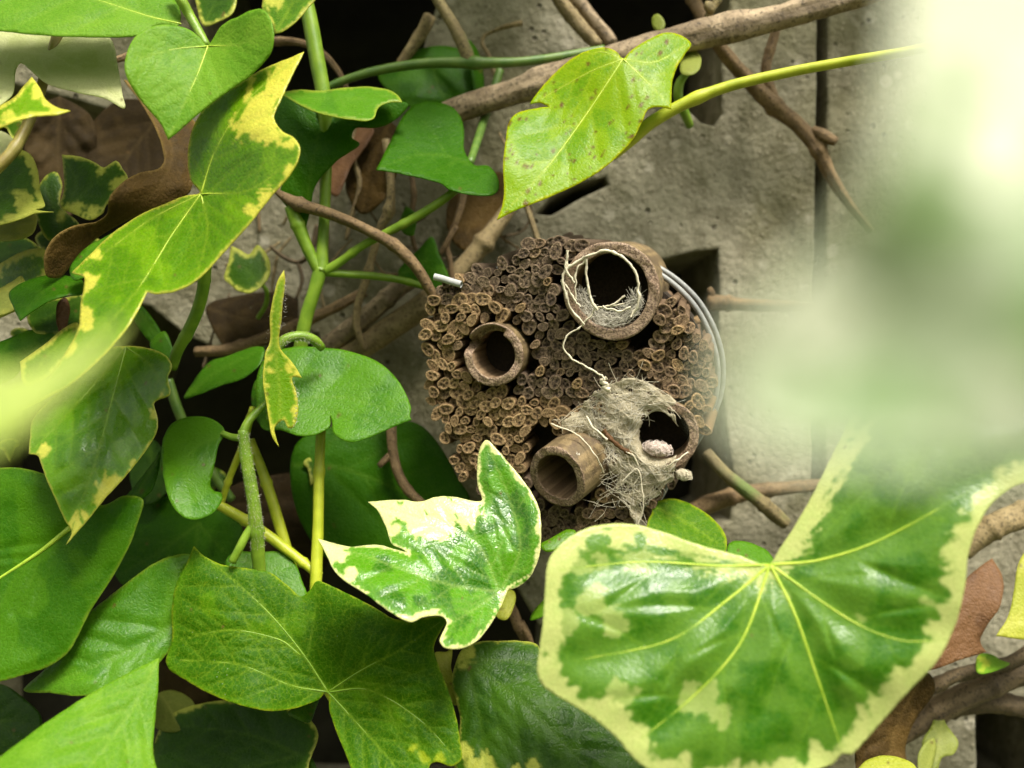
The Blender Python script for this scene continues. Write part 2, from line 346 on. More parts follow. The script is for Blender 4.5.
# ------------------------------------------------------------------ tubes (vines, twigs, stalks)
def tube_mesh(name, pts, seg=10, step=4.0, rough=0.0, knots=(), seed=0, cap=True):
    """pts: (x, y, depth mm, radius px). Returns a mesh with a 'streak' attribute along the length."""
    c = catmull([tuple(p) for p in pts], step)
    W = at_np(c[:, :2], c[:, 2]); R = c[:, 3] / F * c[:, 2] * 0.001
    s = np.r_[0, np.cumsum(np.linalg.norm(np.diff(W, axis=0), axis=1))]
    for kt, amp in knots:
        R = R * (1 + amp * np.exp(-((s / s[-1] - kt) / 0.018) ** 2))
    T = np.gradient(W, axis=0); T /= np.linalg.norm(T, axis=1)[:, None] + 1e-12
    up = np.array([0.0, -1.0, 0.0]); V = []; ST = []
    ang = np.linspace(0, 2 * np.pi, seg, endpoint=False)
    for i in range(len(W)):
        a = np.cross(T[i], up); a /= np.linalg.norm(a) + 1e-9; b = np.cross(a, T[i])
        rr = R[i] * np.ones(seg)
        if rough:
            rr = rr * (1 + rough * fbm(np.cos(ang) * 1.6 + 9 + seed, np.sin(ang) * 1.6 + s[i] / R.mean() * 0.35, seed, 3)
                       + 0.5 * rough * fbm(ang * 1.4, np.full(seg, s[i] / R.mean() * 0.08), seed + 5, 2))
        V.extend(W[i] + a * (rr * np.cos(ang))[:, None] + b * (rr * np.sin(ang))[:, None])
        ST.extend(0.5 + 0.5 * fbm(np.cos(ang) * 3.1 + np.full(seg, s[i] * 18), np.sin(ang) * 3.1 + seed * 1.7, seed + 3, 3))
    n = len(W); Fc = []
    for i in range(n - 1):
        for j in range(seg):
            k = (j + 1) % seg
            Fc.append((i * seg + j, i * seg + k, (i + 1) * seg + k, (i + 1) * seg + j))
    if cap:
        V.append(W[0] - T[0] * R[0] * 0.3); V.append(W[-1] + T[-1] * R[-1] * 0.3); ST += [0.8, 0.8]
        for j in range(seg):
            k = (j + 1) % seg
            Fc.append((n * seg, k, j)); Fc.append((n * seg + 1, (n - 1) * seg + j, (n - 1) * seg + k))
    me = mesh(name, V, Fc); fattr(me, 'streak', ST)
    return me

def join_meshes(name, ms):
    bm = bmesh.new()
    for m in ms:
        bm.from_mesh(m)
    me = bpy.data.meshes.new(name); bm.to_mesh(me); bm.free()
    for m in ms: bpy.data.meshes.remove(m)
    return me

def stem(name, label, cat, pts, mat, group=None, rough=0.0, knots=(), seg=12, extra=(), seed=None):
    seed = random.randint(0, 999) if seed is None else seed
    kr = random.Random(seed)
    knots = knots or ((kr.uniform(.15, .45), kr.uniform(.12, .28)), (kr.uniform(.55, .9), kr.uniform(.1, .24)))
    ms = [tube_mesh(name, pts, seg, 3.5, rough, knots, seed)] + [tube_mesh(name, e, seg, 3.5, rough, (), seed + 9) for e in extra]
    me = ms[0] if len(ms) == 1 else join_meshes(name, ms)
    return tag(link(name, me, M[mat]), label, cat, group)

# ------------------------------------------------------------------ leaves
def auto_laterals(poly, prim, n=5, ang=50, ln=0.55, bend=0.35):
    out = []
    c = catmull(prim, 4.0); s = np.r_[0, np.cumsum(np.linalg.norm(np.diff(c, axis=0), axis=1))]; L = s[-1]
    for k in range(n):
        for sgn in (-1, 1):
            f = (k + 0.6 + 0.25 * sgn) / (n + 0.7)
            i = int(np.searchsorted(s, f * L)); i = min(max(i, 1), len(c) - 2)
            t = c[i + 1] - c[i - 1]; t /= np.linalg.norm(t)
            a = math.radians(ang) * sgn; d = np.array([t[0] * math.cos(a) - t[1] * math.sin(a), t[0] * math.sin(a) + t[1] * math.cos(a)])
            p = c[i].copy(); pl = [p.copy()]; mx = L * ln * (1 - 0.55 * f)
            st = 5.0; tot = 0
            while tot < mx:
                d = d + t * bend * st / max(mx, 1) ; d /= np.linalg.norm(d)
                p = p + d * st; tot += st
                if not inside(poly, p[None])[0]: break
                pl.append(p.copy())
            if len(pl) > 3: out.append(np.array(pl))
    return out

LEAVES = []
def leaf(name, label, outline, prims, ctrl, mat, petiole=None, pmat='stem', sp=2.8, fold=0.0, puff=0.5, pufw=9.0, ripple=0.8, rw=38.0,
         ew=0.0, ea=3.0, blobs=(), greens=(), pale=0.0, pw=30.0, lat=5, ang=48, vw=1.35, vs=0.8, ls=0.72, veins=None, spots=-1, thick=0.35,
         seed=None, group=None, cat='leaf', curl=0.0, vr=1.0, efield=0.35, lgap=1.0, bstr=1.0, psoft=0.12, erise=14.0):
    """One leaf: outline and primary veins are laid out in the leaf's own spread, every point gets its depth from ctrl + fold + relief."""
    seed = len(LEAVES) * 13 + 5 if seed is None else seed
    ol = catmull(outline, sp, True)
    jit = 0.35 * fbm(np.arange(len(ol)) * 0.35, np.zeros(len(ol)), seed, 2)
    nrm = np.roll(ol, -1, 0) - np.roll(ol, 1, 0); nrm /= np.linalg.norm(nrm, axis=1)[:, None] + 1e-9
    ol = ol + np.c_[nrm[:, 1], -nrm[:, 0]] * jit[:, None]
    mn, mx = ol.min(0), ol.max(0)
    gx, gy = np.meshgrid(np.arange(mn[0], mx[0], sp), np.arange(mn[1], mx[1], sp * 0.866))
    gx = gx + (np.arange(gx.shape[0]) % 2)[:, None] * sp * 0.5
    q = np.c_[gx.ravel(), gy.ravel()]; q = q + RNG.uniform(-0.12, 0.12, q.shape) * sp
    q = q[inside(ol, q)]
    de, _ = dist_poly(ol, q); q = q[de > sp * 0.55]
    allp = np.r_[ol, q]; n = len(ol)
    co, _, fc, *_ = G.delaunay_2d_cdt([Vector(p) for p in allp], [(i, (i + 1) % n) for i in range(n)], [], 1, 1e-4)
    P = np.array([(c.x, c.y) for c in co])
    de, _ = dist_poly(ol, P)
    # veins
    vein = np.zeros(len(P)); near = np.full(len(P), 1e3); side = None
    L = 1.0
    for k, pr in enumerate(prims):
        c = catmull(pr, 4.0); d, par = dist_poly(c, P, False)
        w = vw * (1.25 - 0.85 * par)
        vein = np.maximum(vein, vs * np.exp(-(d / w) ** 2)); near = np.minimum(near, d)
        for lt in (auto_laterals(ol, pr, lat, ang) if lat else []):
            d2, par2 = dist_poly(lt, P, False)
            vein = np.maximum(vein, vs * ls * (1 - 0.7 * par2) * np.exp(-(d2 / (vw * 0.65)) ** 2))
            near = np.minimum(near, d2 + (1.5 + 3 * par2) * lgap)
    dmid = dist_poly(catmull(prims[0], 4.0), P, False)[0] if prims else np.zeros(len(P))
    D = tps(ctrl)(P)
    mm = D.mean() / F * 1.0                                  # mm per pixel at the leaf
    D = D - fold * dmid * mm                                 # both halves rise from the midrib
    D = D - puff * (1 - np.exp(-(near / pufw) ** 2)) * sstep(0, erise, de)
    D = D + ripple * fbm(P[:, 0] / rw, P[:, 1] / rw, seed + 2, 2) * sstep(-5, 30, dmid)
    if curl: D = D + curl * np.exp(-(de / 9.0) ** 2)
    # colour pattern of the leaf: cream margin, cream patches, pale green sectors
    nz = fbm(P[:, 0] / 16, P[:, 1] / 16, seed + 31, 3); nz2 = fbm(P[:, 0] / 5, P[:, 1] / 5, seed + 37, 2)
    b0 = np.array(prims[0][0][:2], float) if prims else P.mean(0)
    rr_ = np.hypot(P[:, 0] - b0[0], P[:, 1] - b0[1]) + 1; tt_ = np.arctan2(P[:, 1] - b0[1], P[:, 0] - b0[0])
    nr = fbm(tt_ * 13 + 40, rr_ / 42, seed + 81, 3); nr2 = fbm(tt_ * 38 + 90, rr_ / 22, seed + 83, 2)
    nz = 0.45 * nz + 0.75 * nr; nz2 = 0.5 * nz2 + 0.7 * nr2
    wx = P[:, 0] + 7 * fbm(P[:, 0] / 13, P[:, 1] / 13, seed + 61, 3); wy = P[:, 1] + 7 * fbm(P[:, 0] / 13, P[:, 1] / 13, seed + 71, 3)
    cream = np.zeros(len(P)); f_edge = np.full(len(P), -99.0)
    if ew > 0 or ea < 0:
        f = ew + abs(ea) * nz + abs(ea) * 0.35 * nz2 - de
        cream = sstep(-efield, efield + 0.5, f); f_edge = f
    for bx, by, br in blobs:
        f = br * (1 + 0.75 * nz + 0.5 * nz2) - np.hypot(wx - bx, wy - by); f_edge = np.maximum(f_edge, f); cream = np.maximum(cream, bstr * sstep(-1.2, 1.5, f))
    for bx, by, br in greens:
        f = br * (1 + 0.6 * nz + 0.4 * nz2) - np.hypot(wx - bx, wy - by); cream = np.minimum(cream, 1 - sstep(-1.2, 1.5, f))
    nl = fbm(P[:, 0] / pw, P[:, 1] / pw, seed + 51, 2)
    halo = sstep(-11 + 5 * nr, 2, f_edge)
    pl = sstep(-psoft, psoft, nl + 0.25 * nz2 * 0.6 + pale) * 0.85 if pale > -0.9 else np.zeros(len(P))
    pl = np.maximum(pl, 0.9 * halo)
    sptv = np.zeros(len(P))
    small = spots < 0
    if small: spots = 3 if cat != 'x' else 0
    if spots:
        k = 0; rr = random.Random(seed)
        while k < spots:
            x, y = rr.uniform(mn[0], mx[0]), rr.uniform(mn[1], mx[1])
            if not inside(ol, np.array([[x, y]]))[0]: continue
            if rr.random() > sstep(40, 200, y) * 0.8 + 0.3: continue
            r = rr.uniform(0.9, 2.3) if small else rr.uniform(1.2, 3.6); th = rr.uniform(-1.3, -0.5)
            dx, dy = P[:, 0] - x, P[:, 1] - y
            u = dx * math.cos(th) + dy * math.sin(th); v = -dx * math.sin(th) + dy * math.cos(th)
            sptv = np.maximum(sptv, sstep(1.2, 0.5, np.hypot(u, v * 1.7) / r + 0.4 * nz2) * rr.uniform(0.75, 1.0)); k += 1
    W = at_np(P, D)
    me = mesh('blade', W, fc)
    fattr(me, 'cream', cream); fattr(me, 'vein', vein); fattr(me, 'pale', pl); fattr(me, 'spot', sptv)
    # turn faces to the viewer's side so that thickness grows evenly
    if len(me.polygons) and me.polygons[0].normal.y > 0: me.flip_normals()
    parts = bool(petiole) or bool(veins)
    Dz = lambda pts: tps(ctrl)(pts)
    if not parts:
        o = link(name, me, M[mat]); root = o
    else:
        p0 = at(*(prims[0][0][:2] if prims else outline[0][:2]), float(np.median(D)))
        root = empty(name, p0); o = link('blade', me, M[mat], root)
    sm = o.modifiers.new('thickness', 'SOLIDIFY'); sm.thickness = thick * 0.001; sm.offset = 0
    if petiole:
        link('petiole', tube_mesh('petiole', petiole, 10, 3.5, 0.05, (), seed), M[pmat], root)
    if veins:
        ms = []
        for k, pr in enumerate(prims):
            c = catmull(pr, 5.0); c = c[inside(ol, c) | (np.arange(len(c)) < 1)]
            if len(c) < 4: continue
            # depth of the blade along this vein
            j = np.argmin(((c[:, None] - P[None]) ** 2).sum(2), axis=1)
            t = np.linspace(0, 1, len(c)); r = vr * (1.15 - 0.95 * t) * (1.0 if k == 0 else 0.8)
            dd = np.convolve(np.pad(D[j], 2, mode='edge'), np.ones(5) / 5, 'valid')
            ms.append(tube_mesh('veins', [tuple(v) for v in np.c_[c, dd - 0.05, r]], 6, 50.0, 0.0, (), seed))
        link('veins', join_meshes('veins', ms), M[veins], root)
    tag(root, label, cat, group); LEAVES.append(root)
    return root

# ------------------------------------------------------------------ ground and wall
gm = mesh('ground', [(-200, -200, 0), (200, -200, 0), (200, 200, 0), (-200, 200, 0)], [(0, 1, 2, 3)])  # ground sheet added out of view to bounce light upward
tag(link('ground', gm, M['soil'], smooth=False), 'unseen soil and grass at the foot of the wall, added for bounce light', kind='structure')
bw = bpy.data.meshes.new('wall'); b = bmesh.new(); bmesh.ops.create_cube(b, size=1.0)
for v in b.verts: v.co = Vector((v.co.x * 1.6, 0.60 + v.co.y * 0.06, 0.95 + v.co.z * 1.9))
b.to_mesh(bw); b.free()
tag(link('back_wall', bw, M['void'], smooth=False), 'back wall coloured dark for the shade inside the hollows of the concrete blocks', 'wall', kind='structure')

def shade_screen():  # leafy screen added out of view to cut low light and reflections
    g = np.random.default_rng(3); V = []; Fc = []
    for k in range(5200):
        x, z = g.uniform(-3.2, 3.2), g.uniform(0.05, 2.35) ; y = -1.7 - 0.5 * g.random() ** 2 + 0.25 * math.sin(x * 2.1) * math.sin(z * 3)
        c = np.array((x, y, z + .15 * math.sin(x * 3))); a = g.normal(size=3); a /= np.linalg.norm(a); b_ = np.cross(a, g.normal(size=3)); b_ /= np.linalg.norm(b_)
        L_, w = g.uniform(.06, .11), g.uniform(.03, .05); n = len(V)
        V += [c - a * L_, c + b_ * w, c + a * L_, c - b_ * w]; Fc.append((n, n + 1, n + 2, n + 3))
    o = link('shade_screen', mesh('shade_screen', V, Fc), M['soft_dark'], smooth=False)
    return tag(o, 'unseen leafy screen added behind the viewer to cut low light and reflections', 'shade_screen')
shade_screen()

def ivy_shade_mass():  # leaves added out of view to cut the sky light from above
    g = np.random.default_rng(21); V = []; Fc = []
    shape = np.array([(0, 0), (-.42, .12), (-.5, .5), (-.22, .62), (0, 1.15), (.22, .62), (.5, .5), (.42, .12)])
    spots = []
    while len(spots) < 330:
        y = g.uniform(.33, .42); k = g.random()
        if k < .62: x, z = (g.uniform(-.5, .02) if g.random() < .8 else g.uniform(0, .45)), 1.25 + .45 * y + g.uniform(.055, .38)
        elif k < .85: x, z = -.60 * y - g.uniform(.06, .35), g.uniform(.95, 1.6)
        else: x, z = g.uniform(-.5, .45), 1.25 - .45 * y - g.uniform(.06, .35)
        if -.26 < x < -.06 and 0 < z - 1.25 - .45 * y < .13: continue
        spots.append((x, y, z))
    for x, y, z in spots:
        dn = np.array((g.normal(0, .35), -.45 + g.normal(0, .2), -.8)); dn /= np.linalg.norm(dn)
        sd = np.cross(dn, (g.normal(0, .3), -1, .6)); sd /= np.linalg.norm(sd); nn = np.cross(sd, dn)
        s_ = g.uniform(.03, .062); n = len(V)
        for u, v in shape: V.append(np.array((x, y, z)) + s_ * (sd * u + dn * v + nn * (abs(u) * .35 - v * v * .12)))
        Fc += [(n, n + 1, n + 2, n + 3), (n, n + 3, n + 4), (n, n + 4, n + 5), (n, n + 5, n + 6, n + 7)]
    o = link('unseen_ivy', mesh('unseen_ivy', V, Fc), M['ivy_dark'], smooth=False)
    return tag(o, 'unseen ivy leaves added around the view to shade the wall and the leaves', 'ivy', kind='stuff')
ivy_shade_mass()

def block(name, label, outer, holes, mm, thick_mm, group):
    def rough_loop(pts, seed):
        c = catmull([(*p, 's') if len(p) == 2 else p[:2] for p in pts], 9.0, True)
        k = np.arange(len(c))
        return c + 1.1 * np.c_[fbm(k * 0.37, k * 0 + seed, seed, 3), fbm(k * 0.37, k * 0 + seed + 4, seed + 8, 3)]
    loops = [rough_loop(outer, 3)] + [rough_loop(h, 11 + 7 * i) for i, h in enumerate(holes)]
    pts = np.concatenate(loops); edges = []; k = 0
    for l in loops:
        edges += [(k + i, k + (i + 1) % len(l)) for i in range(len(l))]; k += len(l)
    # interior points keep the triangles even
    mn, mx = pts.min(0), pts.max(0)
    gx, gy = np.meshgrid(np.arange(mn[0] + 20, mx[0], 34), np.arange(mn[1] + 20, mx[1], 34)); q = np.c_[gx.ravel(), gy.ravel()]
    ok = inside(loops[0], q) & (dist_poly(loops[0], q)[0] > 12)
    for h in loops[1:]: ok &= ~inside(h, q) & (dist_poly(h, q)[0] > 12)
    allp = np.r_[pts, q[ok]]
    co, _, fc, *_ = G.delaunay_2d_cdt([Vector(p) for p in allp], edges, [], 0, 1e-4)
    P = np.array([(c.x, c.y) for c in co]); keep = []
    cen = np.array([P[list(f)].mean(0) for f in fc]); good = inside(loops[0], cen)
    for h in loops[1:]: good &= ~inside(h, cen)
    keep = [f for f, g in zip(fc, good) if g]
    front = at_np(P, np.full(len(P), mm))
    n = len(P); back = front + np.array([0, thick_mm * 0.001, 0])
    cnt = {}
    for f in keep:
        for a, c in zip(f, list(f[1:]) + [f[0]]): cnt[(a, c)] = 1
    faces = [tuple(f) for f in keep] + [tuple(n + i for i in reversed(f)) for f in keep]
    faces += [(c, a, a + n, c + n) for (a, c) in cnt if (c, a) not in cnt]
    me = mesh(name, np.r_[front, back], faces)
    bm = bmesh.new(); bm.from_mesh(me); bmesh.ops.recalc_face_normals(bm, faces=bm.faces)
    rim = [e for e in bm.edges if len(e.link_faces) == 2 and e.calc_face_angle(0) > 0.8 and all(v.co.y < CAM.y + mm * 0.001 + 0.002 for v in e.verts)]
    bmesh.ops.bevel(bm, geom=rim, offset=0.0014, segments=2, affect='EDGES', profile=0.5)
    bm.to_mesh(me); bm.free()
    o = link(name, me, M['concrete'], smooth=False)
    return tag(o, label, 'concrete block', group)

BM = 418
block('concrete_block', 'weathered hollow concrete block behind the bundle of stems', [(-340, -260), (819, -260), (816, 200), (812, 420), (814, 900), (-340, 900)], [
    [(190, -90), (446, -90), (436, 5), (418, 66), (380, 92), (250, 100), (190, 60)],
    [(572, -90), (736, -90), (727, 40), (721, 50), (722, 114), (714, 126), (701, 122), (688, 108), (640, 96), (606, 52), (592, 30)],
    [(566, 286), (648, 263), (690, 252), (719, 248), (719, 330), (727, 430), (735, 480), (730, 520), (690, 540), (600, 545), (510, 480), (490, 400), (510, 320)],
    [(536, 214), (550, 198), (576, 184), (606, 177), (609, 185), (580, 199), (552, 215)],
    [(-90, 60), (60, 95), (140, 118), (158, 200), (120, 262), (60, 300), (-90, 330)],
    [(120, 300), (150, 306), (185, 334), (216, 348), (300, 322), (328, 346), (262, 385), (300, 430), (330, 480), (420, 520), (500, 560), (548, 640), (535, 740), (480, 850), (-90, 850), (-90, 400), (90, 400)]], BM, 95, 'blocks of the wall')  # last opening widened so the gaps at the lower left stay dark
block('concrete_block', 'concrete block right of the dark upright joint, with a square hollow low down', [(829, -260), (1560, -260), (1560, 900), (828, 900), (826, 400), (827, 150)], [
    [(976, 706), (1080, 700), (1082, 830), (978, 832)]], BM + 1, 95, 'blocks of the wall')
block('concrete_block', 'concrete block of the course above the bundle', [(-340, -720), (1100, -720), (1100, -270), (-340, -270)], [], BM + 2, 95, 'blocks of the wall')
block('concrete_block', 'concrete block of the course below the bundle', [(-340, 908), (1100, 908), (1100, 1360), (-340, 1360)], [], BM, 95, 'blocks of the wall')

# ------------------------------------------------------------------ bundle of stems
AX = Vector((0.25, 1.0, 0.17)).normalized()                     # runs back into the wall
BC = at(572, 392, 330)
BU = Vector((0, 0, 1)).cross(-AX).normalized() * -1; BU = BU if BU.x > 0 else -BU
BV = AX.cross(BU); BV = BV if BV.z > 0 else -BV
def on_front(x, y, off=0.0):
    """Point of the bundle's front plane, off metres further back along its axis."""
    r = at(x, y, 1000) - CAM
    s = (BC - CAM).dot(AX) / r.dot(AX)
    return CAM + r * s + AX * off

TUBES = [  # centre of mouth (x, y), outer radius, wall, front offset, length, tilt, label, kind
    (611, 291, 47.5, 11.0, -0.007, 0.056, (0.0, 0.0), 'largest bamboo tube at the top right, draped with silk threads', 'big'),
    (493, 355, 30.5, 8.5, -0.006, 0.050, (0.02, -0.02), 'short bamboo tube with a chipped rim on the left side of the bundle', 'chip'),
    (557, 477, 32.0, 8.5, -0.015, 0.060, (0.42, 0.22), 'bamboo tube standing out furthest at the bottom of the bundle', 'out'),
    (662, 436, 35.0, 9.0, -0.003, 0.050, (0.0, 0.0), 'bamboo tube at the lower right veiled with grey felted silk', 'web')]
def tube_obj(x, y, ro, wall, off, ln, tilt, label, kind, seed):
    c0 = on_front(x, y, 0)
    # keep the mouth where it is seen although it stands in front of the plane
    d0 = (c0 - CAM); k = (d0.length + off / max(0.2, d0.normalized().dot(AX)) ) / d0.length
    c = CAM + d0 * k
    ax = (AX + BU * tilt[0] + BV * tilt[1]).normalized()
    u = BU - ax * BU.dot(ax); u.normalize(); v = ax.cross(u); v = v if v.dot(BV) > 0 else -v
    mpp = (c - CAM).y / F
    RO, RI = ro * mpp * 1.03, (ro - wall) * mpp * 1.03
    seg = 72; th = np.linspace(0, 2 * np.pi, seg, endpoint=False)
    prof = []   # radius, depth, zone
    for z in (ln, ln * .8, ln * .6, ln * .4, ln * .25, ln * .12, 0.003, 0.0007): prof.append((RO * (1 - 0.01 * (z > .02)), z, 0))
    for t in (0.0, 0.18, 0.4, 0.6, 0.82, 1.0): prof.append((RO * .995 + (RI - RO * .995) * t, 0.0, 1))
    for z in (0.0006, 0.004, 0.01, 0.02, 0.032, 0.042): prof.append((RI * (1 + 0.02 * (z > .01)), z, 2))
    prof.append((RI * 0.5, 0.043, 2)); prof.append((RI * 0.01, 0.0425, 2))
    V = []; Z = []; ST = []
    w1 = 1 + 0.02 * np.cos(2 * th + seed) + 0.012 * np.cos(3 * th + 2.1 * seed)
    for (r, z, zn) in prof:
        rr = r * w1 * (1 + 0.012 * fbm(np.cos(th) * 3 + seed, np.sin(th) * 3 + z * 90, seed, 2))
        zz = z + np.zeros(seg)
        if zn == 1 or z < 0.0035:
            zz = zz + 0.0009 * fbm(np.cos(th) * 3 + seed, np.sin(th) * 3 + r * 300, seed + 3, 3)
        if kind == 'chip' and (zn == 1 or z <= 0.004):
            a = np.degrees(th) % 360                              # a notch up and to the left
            zz = zz + 0.009 * np.exp(-((a - 158) / 10.0) ** 2) + 0.006 * sstep(60, 70, a) * (1 - sstep(150, 160, a)) * (r < RI + (RO - RI) * .62)
        for t, r1, z1 in zip(th, rr, zz):
            V.append(c + u * (r1 * math.cos(t)) + v * (r1 * math.sin(t)) + ax * z1)
        Z += [zn] * seg
        ST += list(0.5 + 0.5 * fbm(np.cos(th) * 14 + 3 * seed, np.sin(th) * 14 + z * 4, seed + 7, 3)) if zn != 1 else list(0.5 + 0.5 * fbm(np.cos(th) * 30 * r / RO, np.sin(th) * 30 * r / RO, seed + 9, 2))
    fc = []
    for i in range(len(prof) - 1):
        for j in range(seg):
            k2 = (j + 1) % seg
            fc.append((i * seg + j, (i + 1) * seg + j, (i + 1) * seg + k2, i * seg + k2))
    me = mesh('bamboo_tube', V, fc); fattr(me, 'zone', Z); fattr(me, 'streak', ST)
    bm = bmesh.new(); bm.from_mesh(me); bmesh.ops.recalc_face_normals(bm, faces=bm.faces); bm.to_mesh(me); bm.free()
    return tag(link('bamboo_tube', me, M['bamboo']), label, 'bamboo tube', 'bamboo tubes in the bundle'), c, ax, u, v, RO, RI
TB = [tube_obj(*a, seed=i + 2) for i, a in enumerate(TUBES)]

# the thin pithy stems: a few moulded kinds, then copies
def reed_mesh(kind, seed):
    rg = np.random.default_rng(seed); seg = 20
    th = np.linspace(0, 2 * np.pi, seg, endpoint=False)
    A, B = 0.00268 * rg.uniform(.86, 1.12), 0.00208 * rg.uniform(.84, 1.14)
    sh = 1 + 0.05 * np.cos(3 * th + rg.uniform(0, 6)) + 0.04 * np.cos(2 * th + rg.uniform(0, 6)) + 0.03 * rg.uniform(-1, 1, seg)
    npit = int(rg.integers(2, 5)) if seed % 8 not in (3, 6) else 0; a0 = rg.uniform(0, 6.28); pits = [(.42 * math.cos(a0 + 6.28 * q / npit + rg.uniform(-.3, .3)), .42 * math.sin(a0 + 6.28 * q / npit + rg.uniform(-.3, .3)), rg.uniform(.19, .30)) for q in range(npit)]
    prof = [(1.0, .050, 1), (1.0, .030, 1), (.99, .012, 1), (1.0, .003, 1), (1.0, .0006, 0.7), (.98, .00012, 0), (.90, 0.0, 0), (.74, .00008, 0), (.58, .00014, 0), (.40, .00012, 0), (.2, .0001, 0)]
    V, PT, SD, RM = [], [], [], []
    for r, z, s in prof:
        for k, t in enumerate(th):
            x, y = r * math.cos(t), r * math.sin(t)
            dz = 0; pit = 0
            if r < .85:
                for px, py, pr in pits:
                    q = math.hypot(x - px, y - py) / pr
                    pit = max(pit, math.exp(-q * q * 1.2))
                dz = 0.0004 * pit
                if .62 < r < .8: pit = max(pit, 0.12 * rg.uniform(-1, 1))
            dz += 0.00012 * rg.uniform(-1, 1) if s < 1 else 0
            V.append((x * A * sh[k], z + dz, y * B * sh[k])); PT.append(min(1, pit)); SD.append(s); RM.append((1.0 if .8 < r < .98 and z < .001 else 0.0) * rg.uniform(.4, 1))
    n = len(prof); V.append((0, .0001, 0)); PT.append(.2); SD.append(0); RM.append(0)
    fc = [(i * seg + j, (i + 1) * seg + j, (i + 1) * seg + (j + 1) % seg, i * seg + (j + 1) % seg) for i in range(n - 1) for j in range(seg)]
    fc += [((n - 1) * seg + j, n * seg, (n - 1) * seg + (j + 1) % seg) for j in range(seg)]
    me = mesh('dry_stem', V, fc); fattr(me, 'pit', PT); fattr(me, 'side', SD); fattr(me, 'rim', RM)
    bm = bmesh.new(); bm.from_mesh(me); bmesh.ops.recalc_face_normals(bm, faces=bm.faces); bm.to_mesh(me); bm.free()
    me.materials.append(M[kind]); me.polygons.foreach_set('use_smooth', [True] * len(me.polygons))
    return me
KINDS = {k: [reed_mesh(k, 40 * j + i) for i in range(8)] for j, k in enumerate(('reed_grey', 'reed_gold', 'reed_brown'))}

BUNDLE = catmull([(424, 363), (425, 318), (432, 288), (457, 273), (484, 264), (508, 256), (518, 242), (540, 235), (566, 238), (600, 244), (640, 262), (662, 287), (688, 308),
                  (707, 336), (716, 372), (716, 405), (707, 434), (697, 456), (682, 482), (662, 500), (644, 520), (604, 542), (550, 550), (510, 534), (485, 508), (470, 492), (456, 470), (440, 434), (428, 400)], 4.0, True)
HOLES = [(611, 291, 51), (497, 353, 34), (562, 472, 35), (662, 436, 36), (598, 453, 17), (592, 476, 15), (541, 443, 13), (578, 440, 10), (520, 372, 5), (646, 330, 8), (636, 340, 6)]
pts = []
sx, sy = 11.2, 9.3
for j in range(40):
    for i in range(30):
        pts.append((415 + i * sx + (j % 2) * sx / 2, 225 + j * sy))
pts = np.array(pts) + RNG.uniform(-3.6, 3.6, (1200, 2))
def clear(P):
    m = inside(BUNDLE, P) & (dist_poly(BUNDLE, P)[0] > 3.5)
    for hx, hy, hr in HOLES: m &= np.hypot(P[:, 0] - hx, P[:, 1] - hy) > hr + 2.5
    return m
pts = pts[clear(pts)]
# stems behind the big leaves are not seen
for _ in range(14):                                             # even out the packing
    d = pts[:, None] - pts[None]; r = np.hypot(d[..., 0], d[..., 1]) + np.eye(len(pts)) * 99
    push = np.clip(9.9 - r, 0, None)[..., None] * d / r[..., None] * 0.22
    q = pts + push.sum(1); ok = clear(q); pts[ok] = q[ok]
print('stems', len(pts))
REGION = [
    (lambda x, y: y < 300 and x < 560, 'reed_grey', 'dull brown hollow stem packed at the upper left above the chipped bamboo tube'),
    (lambda x, y: x > 640 and y < 400, 'reed_brown', 'brown hollow stem packed at the right between the big tube and the grey tie'),
    (lambda x, y: x > 560 and y < 400, 'reed_grey', 'dark brown hollow stem packed between the big tube and the felted silk'),
    (lambda x, y: x > 690, 'reed_gold', 'tan hollow stem in the thin row right of the silk veiled tube'),
    (lambda x, y: y > 470 and x > 575, 'reed_brown', 'brown hollow stem packed at the bottom right under the felted silk'),
    (lambda x, y: y > 480, 'reed_grey', 'shaded hollow stem packed at the bottom beneath the outstanding tube'),
    (lambda x, y: x < 470 and y < 390, 'reed_gold', 'golden brown hollow stem at the left rim beside the chipped tube'),
    (lambda x, y: x > 510 and y < 400, 'reed_grey', 'dark hollow stem packed between the chipped tube and the big tube'),
    (lambda x, y: True, 'reed_gold', 'golden brown crumbly hollow stem packed below the chipped tube')]
LEFT = Vector((1, 0, 0))
order = sorted(range(len(pts)), key=lambda i: (pts[i][1] > 486, pts[i][1] - 0.9 * pts[i][0] > 0, pts[i][1]))
MASS = []                                                       # stems past the first 300, deep in the lower left and bottom
